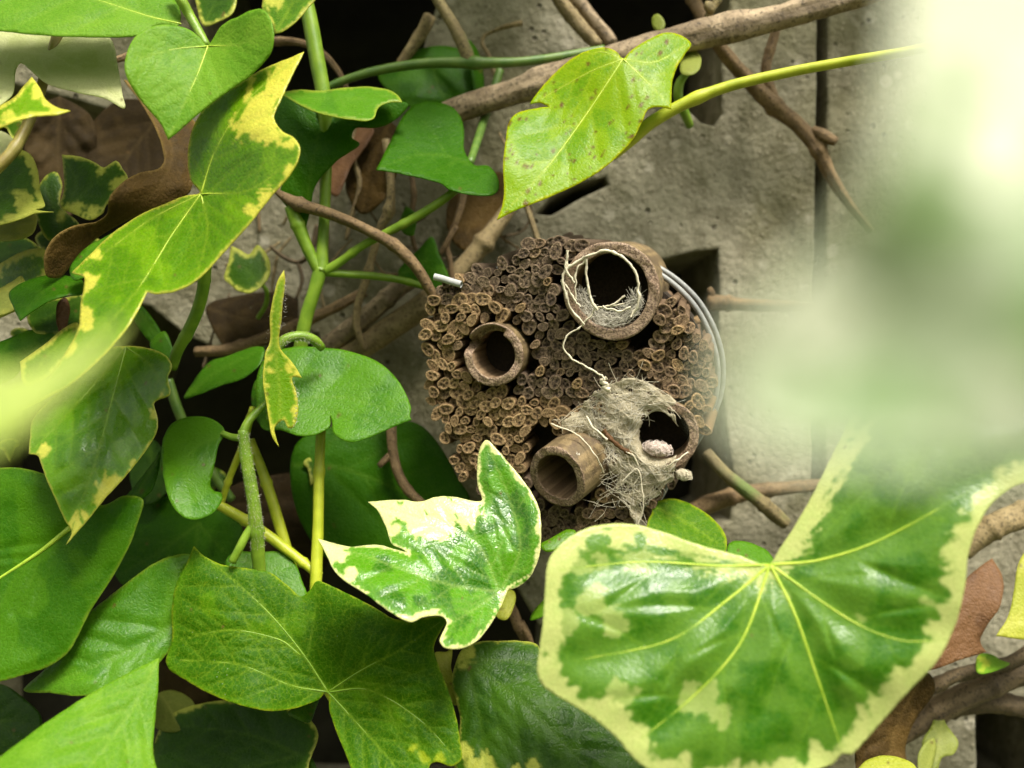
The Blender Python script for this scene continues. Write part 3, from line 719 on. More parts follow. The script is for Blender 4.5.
for idx, i_ in enumerate(order):
    x, y = pts[i_]
    for f, kind, lab in REGION:
        if f(x + random.uniform(-6, 6), y + random.uniform(-6, 6)): break
    for f, _k, lab in REGION:
        if f(x, y): break
    if random.random() < 0.16: kind = random.choice(['reed_brown', 'reed_grey', 'reed_gold'])
    o = bpy.data.objects.new('dry_stem', random.choice(KINDS[kind]))
    if idx < 300: COL.objects.link(o)
    else: MASS.append(o)
    off = random.gauss(0, 0.0008) - (0.002 if kind == 'reed_gold' else 0)
    if x > 650 and y < 330: off -= 0.001
    o.location = on_front(x, y, 0) + AX * off
    jit = Vector((random.gauss(0, .05), random.gauss(0, .05), random.gauss(0, .05)))
    q = (AX + jit).normalized().to_track_quat('Y', 'Z')
    from mathutils import Quaternion
    roll = random.gauss(math.radians(-35 if x < 560 else -20), 0.8) if random.random() < .6 else random.uniform(0, 3.14)
    o.rotation_mode = 'QUATERNION'; o.rotation_quaternion = q @ Quaternion((0, 1, 0), roll)
    s = random.choice((random.uniform(.70, .9), random.uniform(0.9, 1.1), random.uniform(0.95, 1.12), random.uniform(1.1, 1.28))); o.scale = (s, random.uniform(.85, 1.1), s * random.uniform(.92, 1.1))
    if idx < 300: tag(o, lab, 'dry stem', 'thin stems packed in the bundle')
if MASS:
    bm = bmesh.new(); mats = []
    for o in MASS:
        m = o.data.copy(); m.transform(Matrix.LocRotScale(o.location, o.rotation_quaternion, o.scale))
        mm = o.data.materials[0]
        if mm not in mats: mats.append(mm)
        for p in m.polygons: p.material_index = mats.index(mm)
        bm.from_mesh(m); bpy.data.meshes.remove(m); bpy.data.objects.remove(o)
    me = bpy.data.meshes.new('packed_stems'); bm.to_mesh(me); bm.free()
    for m in mats: me.materials.append(m)
    tag(link('packed_stems', me, None), 'crumbly mass of thin stem ends at the lower left and bottom of the bundle', 'dry stems', kind='stuff')
# added dark core standing in for the shade in the gaps between stems
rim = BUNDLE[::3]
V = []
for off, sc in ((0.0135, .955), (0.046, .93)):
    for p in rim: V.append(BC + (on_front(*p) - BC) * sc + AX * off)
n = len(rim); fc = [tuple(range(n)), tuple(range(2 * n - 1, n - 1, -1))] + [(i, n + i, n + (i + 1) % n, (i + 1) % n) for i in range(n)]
tag(link('gap_shade_core', mesh('gap_shade_core', V, fc), plain('gap_shade', (0.018, 0.012, 0.007), (0.04, 0.028, 0.016), 900, 0.95), smooth=False),
    'added dark core standing in for the shade between the packed stems', 'filling')

# grey tie looped twice round the bundle
def loop3(name, pts3, r, mat, seg=10, parent=None, closed=True):
    P = np.array([tuple(p) for p in pts3]); n = len(P); V = []
    T = (np.roll(P, -1, 0) - np.roll(P, 1, 0)) if closed else np.gradient(P, axis=0); T /= np.linalg.norm(T, axis=1)[:, None]
    for i in range(n):
        a = np.cross(T[i], np.array(AX)); a /= np.linalg.norm(a) + 1e-9; b_ = np.cross(a, T[i])
        for j in range(seg):
            t = 2 * math.pi * j / seg; V.append(P[i] + a * r * math.cos(t) + b_ * r * math.sin(t))
    fc = [(i * seg + j, ((i + 1) % n) * seg + j, ((i + 1) % n) * seg + (j + 1) % seg, i * seg + (j + 1) % seg) for i in range(n if closed else n - 1) for j in range(seg)]
    return link(name, mesh(name, V, fc), mat, parent)
hull = catmull([(424, 363), (425, 318), (436, 284), (462, 270), (490, 264), (520, 254), (560, 250), (610, 254), (650, 270), (684, 300), (704, 336), (712, 372), (708, 408), (693, 438), (676, 464), (658, 488), (640, 518),
                (604, 546), (550, 554), (505, 534), (470, 496), (440, 440), (428, 400)], 7.0, True)
tie = empty('cable_tie', BC + AX * 0.02)
tag(tie, 'grey plastic tie looped twice round the bundle of stems', 'cable tie')
for k, (off, gr) in enumerate(((0.019, 1.0), (0.0235, 1.02))):
    ring = [BC + BU * (0.0030 + 0.0010 * k) - BV * 0.0015 + (on_front(*p) - BC) * (gr - 0.02) + AX * (off + 0.0012 * math.sin(i * 0.11 + k)) for i, p in enumerate(hull)]
    loop3('loop', ring, 0.0011, M['tie'], parent=tie)
endp = [on_front(464, 284, -.0035), on_front(453, 281, -.003), on_front(444, 278.5, -.002), on_front(436, 276.5, -.002)]
loop3('tail', [endp[0].lerp(endp[1], t) for t in (0, .5)] + endp[1:], 0.00135, M['tie_end'], parent=tie, closed=False)

# ------------------------------------------------------------------ silk: felt sheet, netting, threads
def strand(P3, r, seg=5):
    P = np.array([tuple(p) for p in P3]); n = len(P); V = []
    T = np.gradient(P, axis=0); T /= np.linalg.norm(T, axis=1)[:, None] + 1e-12
    rr = r if hasattr(r, '__len__') else [r] * n
    for i in range(n):
        a = np.cross(T[i], np.array((0, 1.0, 0.2))); a /= np.linalg.norm(a) + 1e-9; b_ = np.cross(a, T[i])
        for j in range(seg):
            t = 2 * math.pi * j / seg; V.append(P[i] + (a * math.cos(t) + b_ * math.sin(t)) * rr[i])
    return V, [(i * seg + j, i * seg + (j + 1) % seg, (i + 1) * seg + (j + 1) % seg, (i + 1) * seg + j) for i in range(n - 1) for j in range(seg)]
class MB:
    def __init__(s): s.V, s.F = [], []
    def add(s, vf):
        k = len(s.V); s.V += list(vf[0]); s.F += [tuple(i + k for i in f) for f in vf[1]]
    def build(s, name, mat, parent=None): return link(name, mesh(name, s.V, s.F), mat, parent)
def wiggle(n, amp, seed):
    k = np.arange(n); return amp * np.c_[fbm(k * .45, k * 0 + seed, seed, 2), fbm(k * .45, k * 0 + seed + 3, seed + 5, 2), fbm(k * .45, k * 0 + seed + 6, seed + 9, 2)]

FELT = catmull([(555, 418), (566, 411), (580, 405), (590, 394), (604, 382), (618, 375), (634, 374), (650, 380), (664, 388), (678, 397), (677, 409), (680, 425), (680, 443), (677, 461), (675, 476), (664, 491), (652, 499),
                (645, 512), (638, 528), (633, 518), (628, 503), (618, 493), (615, 482), (611, 467), (604, 450), (590, 438), (574, 430)], 3.0, True)
TH = np.linspace(0, 2 * np.pi, 30, endpoint=False)
FHOLE = np.c_[661.5 + 21 * np.cos(TH) + 2 * np.sin(2 * TH), 432 + 24 * np.sin(TH) + 3 * np.cos(TH)]
SLOTS = [np.c_[600 + 8 * np.cos(TH), 405 + 11 * np.sin(TH + .4)], np.c_[604 + 5 * np.cos(TH), 430 + 8 * np.sin(TH)], np.c_[628 + 5 * np.cos(TH), 486 + 4 * np.sin(TH)]]
def felt_depth(P):
    x, y = P[:, 0], P[:, 1]
    d = np.hypot((x - 661), (y - 436)); o = -0.0065 + 0.0022 * sstep(28, 60, d)
    o = o - 0.0045 * np.exp(-((x - 560) / 14) ** 2) - 0.003 * np.exp(-(((x - 600) / 14) ** 2 + ((y - 465) / 12) ** 2))
    o = o + 0.0035 * sstep(26, 19, d) - 0.0015 * fbm(x / 17, y / 17, 5, 3) - 0.0005 * fbm(x / 5, y / 5, 8, 2)
    return o
def felt_sheet():
    gx, gy = np.meshgrid(np.arange(545, 705, 2.2), np.arange(368, 532, 2.0)); q = np.c_[gx.ravel(), gy.ravel()] + RNG.uniform(-.4, .4, (gx.size, 2))
    nz = fbm(q[:, 0] / 7, q[:, 1] / 7, 77, 3)
    de = dist_poly(FELT, q)[0]
    ok = inside(FELT, q) & (de + 9 * nz > 2.0) & ~inside(FHOLE, q)
    for s in SLOTS: ok &= ~(inside(s, q))
    ok &= ~((nz < -0.42))
    P = np.r_[q[ok], FHOLE]
    co, _, fc, *_ = G.delaunay_2d_cdt([Vector(p) for p in P], [], [], 0, 1e-4)
    P = np.array([(c.x, c.y) for c in co]); keep = []
    for f in fc:
        t = P[list(f)]
        if max(np.linalg.norm(t[0] - t[1]), np.linalg.norm(t[1] - t[2]), np.linalg.norm(t[2] - t[0])) < 4.6 and not inside(FHOLE, t.mean(0)[None])[0]: keep.append(tuple(f))
    D = felt_depth(P); V = [on_front(p[0], p[1], 0) + AX * float(d) for p, d in zip(P, D)]
    return mesh('felt', V, keep)
web = empty('spider_web', on_front(640, 440, -0.006)); tag(web, 'torn felt of beige silk stretched over the lower right tube', 'spider web')
fo = link('felt', felt_sheet(), M['felt'], web); sm = fo.modifiers.new('t', 'SOLIDIFY'); sm.thickness = 0.0003
mb = MB(); mw = MB()
for k in range(1100):
    while True:
        x, y = random.uniform(548, 700), random.uniform(372, 525)
        if inside(FELT, np.array([[x, y]]))[0] and math.hypot((x - 658) / 20, (y - 432) / 25) > 1.02: break
    a = math.atan2(y - 432, x - 658) + random.choice([1.57, 1.57, 0.4, -0.5]) + random.gauss(0, .5); L = random.uniform(8, 38); n = 9
    t = np.linspace(-.5, .5, n); cv = random.gauss(0, .3)
    P = np.c_[x + L * t * math.cos(a) - cv * L * (t ** 2) * math.sin(a), y + L * t * math.sin(a) + cv * L * (t ** 2) * math.cos(a)]
    if (inside(FHOLE, P)).any() and random.random() < .93: continue
    D = felt_depth(P) - random.uniform(.0001, .0007)
    W = np.array([tuple(on_front(p[0], p[1], 0) + AX * float(d)) for p, d in zip(P, D)]) + wiggle(n, .00035, k)
    if not inside(FELT, P).all() and random.random() < .9: continue
    (mb if random.random() < .72 else mw).add(strand(W, random.uniform(.00004, .000095), 4))
mb.build('fibres', M['silk'], web); mw.build('pale_fibres', M['silk_white'], web)
# loose threads
mt = MB()
def thread(px, r, mbx, off=-0.009, taper=False, n_step=2.5, wig=.00045):
    c = catmull([tuple(p) if len(p) == 3 else (*p, off) for p in px], n_step)
    W = np.array([tuple(on_front(p[0], p[1], 0) + AX * float(p[2])) for p in c]) + wiggle(len(c), wig, random.randint(0, 999))
    rr = r * (0.75 + 0.5 * np.abs(fbm(np.arange(len(c)) * .5, np.zeros(len(c)), random.randint(0, 99), 2)) * 2)
    if taper: rr = rr * np.linspace(1, .3, len(c))
    mbx.add(strand(W, list(rr), 6))
thread([(556, 418, -.011), (575, 424, -.012), (590, 434, -.013), (602, 446, -.016), (608, 466, -.011)], .00022, mt, wig=.0003)
thread([(626, 474, -.010), (640, 462, -.010), (644, 480, -.010), (646, 500, -.01), (641, 516, -.01)], .00022, mt, wig=.0003)
thread([(606, 428, -.010), (620, 440, -.012), (634, 446, -.012), (640, 458, -.010)], .00035, mt)
thread([(690, 445, -.010), (678, 453, -.012), (666, 463, -.01)], .0003, mt)
thread([(590, 412, -.010), (600, 422, -.013), (612, 432, -.013)], .0004, mt)
for _ in range(26):
    x, y = random.uniform(606, 645), random.uniform(440, 500)
    thread([(x, y), (x + random.gauss(0, 10), y + random.gauss(4, 8)), (x + random.gauss(0, 16), y + random.gauss(8, 12))], .00006, mt, -.009, wig=.0004)
mt.build('threads', M['silk'], web)
lf = MB()   # dry sliver caught in the felt
thread([(607, 425, -.0105), (620, 437, -.012), (634, 447, -.0115)], .0009, lf, wig=.0002); lf.build('dry_sliver', M['dead_red'], web)

tuft_web = empty('spider_web', on_front(600, 300, -0.009)); tag(tuft_web, 'knotted beige threads and netting hanging in the largest bamboo tube', 'spider web')
mk = MB(); O1 = -0.0095
thread([(627.5, 293), (616, 303), (608, 305), (600, 306), (592, 317), (583, 326), (571, 334), (569, 347), (579, 357), (592, 364), (605, 372), (609, 376)], .0003, mk, O1)
thread([(590, 259), (591, 279), (593, 290), (597, 302), (601, 307)], .00045, mk, O1)
thread([(572, 250), (570, 265), (574, 275), (579, 282)], .0004, mk, O1)
thread([(590, 258), (581, 269), (580, 284), (580, 300), (584, 305)], .0003, mk, O1)
thread([(572, 296), (567, 282), (570, 270), (578, 262), (588, 257)], .0005, mk, O1)
thread([(572, 296), (576, 308), (583, 316), (588, 322)], .00035, mk, O1)
thread([(588, 257), (602, 252), (616, 251), (630, 260), (639, 273), (641, 288), (640, 303), (634, 314)], .00045, mk, O1)
thread([(600, 306), (618, 303), (628, 302)], .0003, mk, O1)
thread([(606, 305), (622, 309), (634, 306)], .0004, mk, O1)
thread([(571, 250), (572, 262), (566, 280)], .0003, mk, O1); thread([(566, 278), (575, 290), (580, 300)], .0003, mk, O1)
thread([(609, 375), (604, 379), (611, 381), (606, 384), (613, 386)], .0008, mk, -.008)
mk.build('threads', M['silk'], tuft_web)
mn_ = MB()
c1 = np.array((606.0, 296.0))
for k in range(520):
    a = random.uniform(0.1, 3.1); rr = random.uniform(.62, 1.02) * 36
    x, y = c1[0] + 4 + rr * math.cos(a) * .98, c1[1] - 6 + rr * math.sin(a)
    da = random.gauss(0, .8) + a + 1.57; L = random.uniform(6, 20); t = np.linspace(-.5, .5, 7)
    P = np.c_[x + L * t * math.cos(da), y + L * t * math.sin(da)]
    if (np.hypot(P[:, 0] - 611, P[:, 1] - 290) > 40).any(): continue
    dep = -0.006 + 0.006 * (1 - rr / 37) + random.uniform(-.001, .0015)
    W = np.array([tuple(on_front(p[0], p[1], 0) + AX * dep) for p in P]) + wiggle(7, .0004, k)
    mn_.add(strand(W, random.uniform(.00004, .0001), 4))
mn_.build('netting', M['silk_white'], tuft_web)

def lump(name, label, cat, x, y, off, rx, ry, seed, mat):
    """A tuft of curled fibres round a small soft core."""
    c = on_front(x, y, 0) + AX * off; mpp = .33 / F; m = MB(); g = np.random.default_rng(seed)
    bm = bmesh.new(); bmesh.ops.create_icosphere(bm, subdivisions=4, radius=1)
    P = np.array([v.co[:] for v in bm.verts])
    d = .55 + .5 * fbm(P[:, 0] * 2.2 + seed, P[:, 2] * 2.2 + P[:, 1], seed, 3)
    for v, k in zip(bm.verts, d): v.co = c + Vector((v.co.x * rx * mpp * k, v.co.y * ry * mpp * k, v.co.z * ry * mpp * k + v.co.x * -.15 * rx * mpp))
    m.add(([tuple(v.co) for v in bm.verts], [tuple(v.index for v in f.verts) for f in bm.faces])); bm.free()
    for k in range(420):
        u = g.normal(size=3); u /= np.linalg.norm(u); p = np.array(tuple(c)) + u * np.array((rx, ry, ry)) * mpp * g.uniform(.5, .95)
        t = np.cross(u, g.normal(size=3)); t /= np.linalg.norm(t); L_ = g.uniform(.4, 1.0) * ry * mpp; n = 7
        s_ = np.linspace(-.5, .5, n)[:, None]; W = p + t * s_ * L_ * 1.6 - u * (s_ ** 2) * L_ * 1.4 + wiggle(n, .0005, k + seed)
        W[:, 2] -= (W[:, 0] - c.x) * .15; m.add(strand(W, g.uniform(.00005, .00011), 4))
    tag(link(name, mesh(name, m.V, m.F), mat), label, cat)
lump('fluff_tuft', 'pinkish white fluff lying in the mouth of the veiled tube', 'fluff', 659, 446, -.004, 16, 8, 3, M['fluff'])
lump('fluff_tuft', 'whitish fluff strip at the lower right rim of the bundle', 'fluff', 684, 472, -.004, 9, 6, 8, M['silk'])
lump('fluff_tuft', 'small greyish fluff on top of the outstanding tube', 'fluff', 583, 446, -.016, 5, 5, 5, M['silk_white'])

# ------------------------------------------------------------------ branches, twigs, roots, stalks
S = stem
S('woody_branch', 'thick grey brown woody branch slanting across the top of the wall', 'branch',
  [(438, 118, 392, 11), (470, 106, 388, 12), (540, 83, 383, 12.5), (600, 62, 378, 13), (660, 45, 376, 14), (710, 32, 374, 14), (780, 17, 374, 13), (870, -8, 374, 12), (960, -40, 374, 12), (1120, -100, 376, 11), (1320, -190, 380, 10)],
  'bark', rough=0.22, knots=((.12, .15), (.33, .12), (.52, .18), (.66, .1)), seg=20, seed=4)
S('twig', 'brown forked twig running down from the thick branch over the upright joint', 'twig',
  [(716, 42, 392, 6), (728, 58, 395, 7), (748, 80, 398, 7.5), (772, 104, 400, 8), (800, 128, 400, 7.5), (818, 150, 400, 7), (832, 178, 401, 6), (850, 205, 402, 4.5), (872, 232, 403, 3.5)],
  'bark_red', rough=0.2, knots=((.35, .3), (.6, .25)), seed=11, extra=([(812, 131, 399, 5.5), (824, 136, 397, 6), (836, 142, 395, 4.5)],))
S('twig', 'thin reddish twig climbing beside the square hollow under the thick branch', 'twig',
  [(776, 30, 396, 4.5), (770, 50, 398, 5), (766, 66, 399, 5), (768, 80, 400, 5), (774, 100, 401, 5.5)], 'bark_red', rough=0.15, seed=12)
S('twig', 'short brown twig rising into the dark hollow above the thick branch', 'twig',
  [(684, -14, 398, 6), (694, 2, 396, 6.5), (704, 18, 392, 7), (712, 34, 386, 7)], 'bark_red', rough=0.2, seed=13)
S('twig', 'reddish brown snapped twig lying across the block right of the bundle', 'twig',
  [(708, 303, 396, 8), (722, 303, 396, 7.5), (744, 305, 398, 6.5), (775, 307, 400, 6), (815, 308, 402, 5)], 'bark_red', rough=0.3, seed=14, extra=([(713, 300, 396, 3), (711, 292, 395, 3.5), (709, 288, 395, 2.5)],))
S('twig', 'two toned dry twig at the top edge beside the dark hollow', 'twig',
  [(552, -12, 400, 7), (565, 8, 400, 7), (580, 26, 399, 7), (598, 46, 396, 6)], 'bark_pale', rough=0.12, seed=15)
S('twig', 'dark peeling twig at the top edge beside the two toned one', 'twig',
  [(566, -12, 403, 7), (582, 8, 403, 7.5), (598, 26, 402, 7), (612, 44, 400, 6)], 'bark', rough=0.25, seed=16)
S('green_stem', 'dark green runner stretched level across the top of the concrete', 'stem',
  [(318, 92, 386, 3.5), (345, 80, 385, 4), (380, 70, 384, 4.5), (430, 63, 384, 5), (478, 63, 385, 5.5), (520, 62, 386, 4.5), (560, 57, 387, 4.5), (604, 49, 388, 4)], 'stem_dark', rough=0.06, knots=((.55, .3),), seed=17)
S('green_stem', 'dark shoot dropping from the top edge onto the level runner', 'stem',
  [(430, -12, 388, 5), (444, 10, 387, 5.5), (456, 30, 386, 6), (466, 52, 385, 7), (468, 62, 385, 6)], 'bark_green', rough=0.12, seed=18)
S('twig', 'stubby yellowish twig end in the dark hollow at the top', 'twig',
  [(430, 16, 398, 6), (424, 28, 398, 6.5), (414, 44, 400, 6), (402, 62, 402, 5), (392, 80, 404, 4)], 'bark_pale', rough=0.2, seed=19)
S('root', 'dead tendril with a pale curled tip on the concrete near the top', 'root',
  [(522, 23, 408, 3), (508, 26, 407, 2.5), (496, 30, 409, 1.8), (484, 36, 410, 1.6), (482, 44, 410, 2), (488, 54, 410, 2), (494, 72, 410, 2.4), (500, 90, 410, 2)], 'bark_pale', rough=0.2, seed=20)
S('green_stem', 'yellow green leaf stalk crossing the upper right from the blurred leaf', 'stem',
  [(612, 156, 352, 5.5), (630, 141, 350, 6), (652, 122, 348, 6.5), (690, 101, 345, 6), (730, 86, 342, 5.6), (790, 72, 336, 5.2), (850, 61, 328, 5), (905, 52, 318, 5), (970, 38, 306, 5), (1060, 10, 292, 4.6), (1180, -50, 280, 4)], 'stem_yellow', seed=21)
S('green_stem', 'thick smooth pale green stem hanging at the upper left', 'stem',
  [(303, -12, 352, 7), (310, 20, 352, 7.8), (317, 60, 352, 8), (324, 100, 353, 7.4), (326, 150, 355, 6.4), (325, 200, 356, 5.6), (323, 240, 356, 5.6), (321, 272, 356, 7.4)],
  'stem', rough=0.05, seed=22, extra=([(321, 268, 356, 7.4), (314, 292, 356, 6.6), (307, 314, 357, 6.8), (302, 338, 358, 6.8), (296, 380, 362, 7), (290, 420, 366, 6.5)],))
S('twig', 'smooth brown twig arching from the lobed ivy leaf down to the bundle', 'twig',
  [(272, 186, 352, 3.5), (284, 196, 351, 5), (298, 204, 350, 6.5), (330, 214, 349, 5.5), (365, 229, 348, 5.5), (395, 246, 348, 6), (415, 266, 349, 5.8), (430, 290, 352, 5), (440, 310, 356, 4)], 'bark_red', rough=0.12, knots=((.16, .3), (.63, .2)), seed=23)
S('twig', 'pale dry jointed tendril hanging over the roots left of the bundle', 'twig',
  [(386, 140, 386, 4), (390, 170, 384, 4.2), (391, 198, 383, 4.4), (388, 214, 383, 5.5), (380, 228, 383, 4), (374, 250, 384, 4), (366, 280, 385, 4), (358, 305, 386, 4), (357, 328, 387, 4), (366, 350, 389, 3.4)], 'bark_pale', rough=0.14, knots=((.33, .3), (.62, .3)), seed=24)
S('root', 'brown root lying along the dark gap left of the roots bunch', 'root',
  [(196, 352, 398, 5), (225, 350, 396, 6), (255, 342, 395, 6), (290, 328, 396, 6), (330, 310, 398, 5.5), (365, 292, 400, 5)], 'bark_red', rough=0.2, seed=25)
S('root', 'middle grey brown root running up behind the jointed tendril', 'root',
  [(318, 352, 398, 9), (345, 332, 397, 9.5), (375, 309, 396, 9.5), (400, 288, 397, 9), (430, 268, 400, 8)], 'bark', rough=0.15, seed=26)
S('root', 'thick olive brown root ending behind the left rim of the bundle', 'root',
  [(340, 362, 400, 12), (370, 342, 399, 12.5), (400, 322, 398, 12.5), (430, 300, 398, 12), (462, 268, 400, 10), (484, 242, 400, 9), (502, 218, 402, 8), (520, 190, 404, 7)], 'bark_pale', rough=0.14, knots=((.74, .35),), seed=27)
S('root', 'small crooked root hanging between dead leaves above the bundle', 'root',
  [(462, 172, 392, 3), (462, 200, 391, 4), (455, 225, 391, 3.5), (447, 245, 392, 3), (450, 262, 393, 3), (452, 280, 394, 3)], 'bark_red', rough=0.2, seed=28, extra=([(456, 226, 391, 3), (448, 240, 390, 2.5), (440, 255, 391, 2)],))
S('twig', 'brown bent twig hanging behind the white edged ivy leaf', 'twig',
  [(392, 380, 372, 5), (391, 420, 370, 5.2), (392, 445, 369, 5.2), (397, 470, 368, 5), (408, 490, 366, 4.8), (424, 505, 364, 4.2)], 'bark_red', rough=0.14, seed=29, extra=([(393, 452, 369, 3), (385, 460, 368, 3.4), (379, 466, 367, 3)],))
S('twig', 'thin brown twig poking through above the deep green runner leaf', 'twig',
  [(243, 36, 392, 4), (262, 42, 390, 4.5), (285, 41, 388, 4), (305, 44, 388, 3.5), (325, 55, 389, 3.4), (340, 74, 390, 3), (348, 92, 391, 2.6)], 'bark_red', rough=0.2, seed=30)
S('green_stem', 'curved green stalk coming out from under the lobed ivy leaf', 'stem',
  [(206, 262, 318, 6), (203, 290, 322, 6), (197, 312, 326, 6), (188, 332, 330, 6), (178, 350, 333, 5.5), (172, 368, 336, 5)], 'stem', seed=31)
S('green_stem', 'hairy light green stem left of the folded young leaf', 'stem',
  [(243, 430, 322, 5), (246, 455, 322, 6), (250, 480, 322, 6.4), (254, 505, 322, 6.6), (256, 525, 323, 7), (258, 550, 325, 7), (260, 580, 328, 6)],
  'stem', rough=0.08, seed=32, extra=([(243, 433, 322, 4.8), (248, 422, 323, 4.2), (260, 409, 327, 3.6), (276, 396, 332, 3)], [(255, 524, 323, 5), (247, 534, 322, 4.4), (240, 547, 321, 4.2), (232, 562, 321, 4)],))
S('green_stem', 'upright yellow green stem under the oval soft leaf', 'stem',
  [(323, 395, 350, 4.5), (321, 430, 348, 4.8), (319, 480, 345, 5.2), (318, 530, 342, 5.6), (316, 580, 338, 6), (314, 640, 335, 6)], 'stem_yellow', rough=0.05, seed=33)
S('green_stem', 'yellow green stem slanting to meet the upright one', 'stem',
  [(208, 500, 346, 4.5), (222, 507, 346, 5), (245, 520, 345, 5.4), (270, 537, 344, 5.4), (295, 556, 342, 5), (320, 576, 340, 4.6)], 'stem_yellow', rough=0.05, seed=34)
S('green_stem', 'dull yellow stem leaning behind the hairy stem', 'stem',
  [(250, 440, 352, 4.5), (262, 470, 351, 5), (272, 500, 350, 5.4), (281, 530, 349, 5.6), (288, 555, 348, 5.6), (296, 580, 347, 5)], 'stem_yellow', rough=0.05, seed=35)
S('green_stem', 'thin stem running from the kidney shaped leaf up behind the young leaf', 'stem',
  [(220, 508, 352, 3.2), (228, 482, 351, 3.4), (236, 462, 350, 3.6), (242, 448, 348, 4), (248, 425, 345, 4), (253, 408, 342, 3.5)], 'stem_yellow', seed=36)
S('green_stem', 'shaded dark stem behind the kidney shaped leaf', 'stem',
  [(168, 380, 372, 5), (178, 410, 372, 5), (192, 440, 373, 5), (210, 470, 374, 5), (232, 500, 376, 4.5)], 'stem_dark', seed=37)
S('green_stem', 'yellowish stalk under the notch of the dark speckled ivy leaf', 'stem',
  [(328, 690, 318, 5), (340, 708, 318, 6), (352, 730, 318, 6), (360, 752, 318, 6), (370, 785, 318, 6)], 'stem_yellow', rough=0.05, seed=38)
S('root', 'green and brown shoot in the shade below the right of the bundle', 'root',
  [(706, 452, 392, 5.5), (722, 470, 390, 6), (740, 486, 388, 6.5), (758, 500, 387, 7), (772, 512, 387, 7), (786, 524, 388, 6)], 'bark_green', rough=0.14, knots=((.72, .2),), seed=39)
S('root', 'pale brown root lying behind the green and brown shoot', 'root',
  [(692, 512, 402, 9), (712, 503, 400, 9.5), (738, 495, 399, 8.5), (766, 490, 399, 7.5), (800, 486, 400, 7), (830, 484, 401, 6.5)], 'bark_red', rough=0.18, seed=40)
S('root', 'knobbly pale root at the right edge above the yellow leaf', 'root',
  [(962, 552, 385, 10), (982, 534, 383, 12), (1004, 522, 382, 12.5), (1030, 512, 382, 12), (1070, 500, 382, 12)], 'bark_pale', rough=0.25, knots=((.3, .2), (.6, .15)), seed=41)
S('root', 'upper dark twisted root at the lower right corner', 'root',
  [(878, 752, 386, 9), (910, 728, 384, 11), (945, 706, 382, 12), (980, 690, 382, 13), (1010, 676, 382, 13), (1060, 664, 382, 13)], 'bark_dark', rough=0.25, seed=42)
S('root', 'lower dark twisted root at the lower right corner, just above the square hollow', 'root',
  [(930, 716, 392, 7), (960, 706, 390, 9), (990, 702, 389, 10), (1020, 706, 389, 10), (1060, 716, 389, 10)], 'bark_dark', rough=0.22, seed=43)
S('root', 'thin root below the brown leaf at the lower right', 'root',
  [(900, 706, 374, 5), (925, 692, 374, 6), (955, 676, 375, 7), (985, 668, 376, 7), (1010, 662, 378, 6), (1050, 640, 380, 6)], 'bark_dark', rough=0.2, seed=44)
S('twig', 'thin brown forked twig in the gap beside the big quilted leaf', 'twig',
  [(508, 600, 366, 5), (514, 615, 366, 5.5), (520, 630, 366, 5), (528, 645, 368, 4)], 'bark_red', rough=0.15, seed=45, extra=([(520, 622, 366, 4), (527, 634, 365, 4), (533, 650, 365, 3.5)],))

# ------------------------------------------------------------------ leaves, from the wall forward
L = leaf
# dead leaves in the deep left and behind the stems
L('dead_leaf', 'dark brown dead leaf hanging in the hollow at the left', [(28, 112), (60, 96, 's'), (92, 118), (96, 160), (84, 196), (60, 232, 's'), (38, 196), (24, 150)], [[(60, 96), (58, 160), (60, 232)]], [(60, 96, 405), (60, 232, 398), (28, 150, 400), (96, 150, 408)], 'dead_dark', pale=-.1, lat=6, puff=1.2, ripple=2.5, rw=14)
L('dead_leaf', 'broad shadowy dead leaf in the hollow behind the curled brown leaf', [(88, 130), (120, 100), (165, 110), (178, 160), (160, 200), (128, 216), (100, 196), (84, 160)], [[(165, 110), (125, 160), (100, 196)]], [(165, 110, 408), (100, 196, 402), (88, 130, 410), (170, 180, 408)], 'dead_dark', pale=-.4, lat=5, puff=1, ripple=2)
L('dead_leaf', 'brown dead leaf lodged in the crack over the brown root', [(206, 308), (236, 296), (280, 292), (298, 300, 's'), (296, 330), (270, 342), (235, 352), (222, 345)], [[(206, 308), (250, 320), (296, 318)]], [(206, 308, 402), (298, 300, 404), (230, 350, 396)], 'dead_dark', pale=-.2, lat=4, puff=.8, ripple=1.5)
L('dead_leaf', 'big tan dead leaf behind the smooth green leaf over the bundle', [(452, 196), (468, 180), (500, 172), (520, 190), (512, 216), (494, 240), (470, 252), (452, 240), (446, 218)], [[(510, 184), (480, 216), (458, 244)]], [(510, 184, 408), (458, 244, 402), (446, 210, 408)], 'dead', pale=.1, lat=4, puff=.8, ripple=1.5)
L('dead_leaf', 'crumpled tan dead leaf in the dark middle behind the green leaves', [(350, 150), (366, 128), (390, 122), (402, 140), (398, 170), (384, 200), (362, 214), (346, 190)], [[(390, 122), (370, 170), (362, 214)]], [(390, 122, 396), (362, 214, 390), (350, 150, 400), (402, 150, 388)], 'dead', pale=-.2, lat=5, puff=1.5, ripple=3, rw=12)
L('dead_leaf', 'purplish dead leaf edge beside the crumpled tan dead leaf', [(326, 166), (340, 146), (358, 124), (374, 130), (362, 152), (350, 168), (338, 196), (328, 190)], [[(368, 130), (346, 156), (332, 190)]], [(368, 130, 392), (332, 190, 388), (326, 160, 394)], 'dead_red', pale=-.5, lat=4, puff=1, ripple=2, rw=14)
L('dead_leaf', 'dark dead leaf lying low between the stems in the shade', [(215, 500), (250, 480), (310, 474), (345, 500), (330, 560), (290, 600), (240, 590), (212, 550)], [[(215, 500), (270, 540), (320, 580)]], [(215, 500, 404), (320, 580, 402), (330, 490, 408)], 'dead_dark', pale=-.5, lat=5, puff=.8, ripple=2)
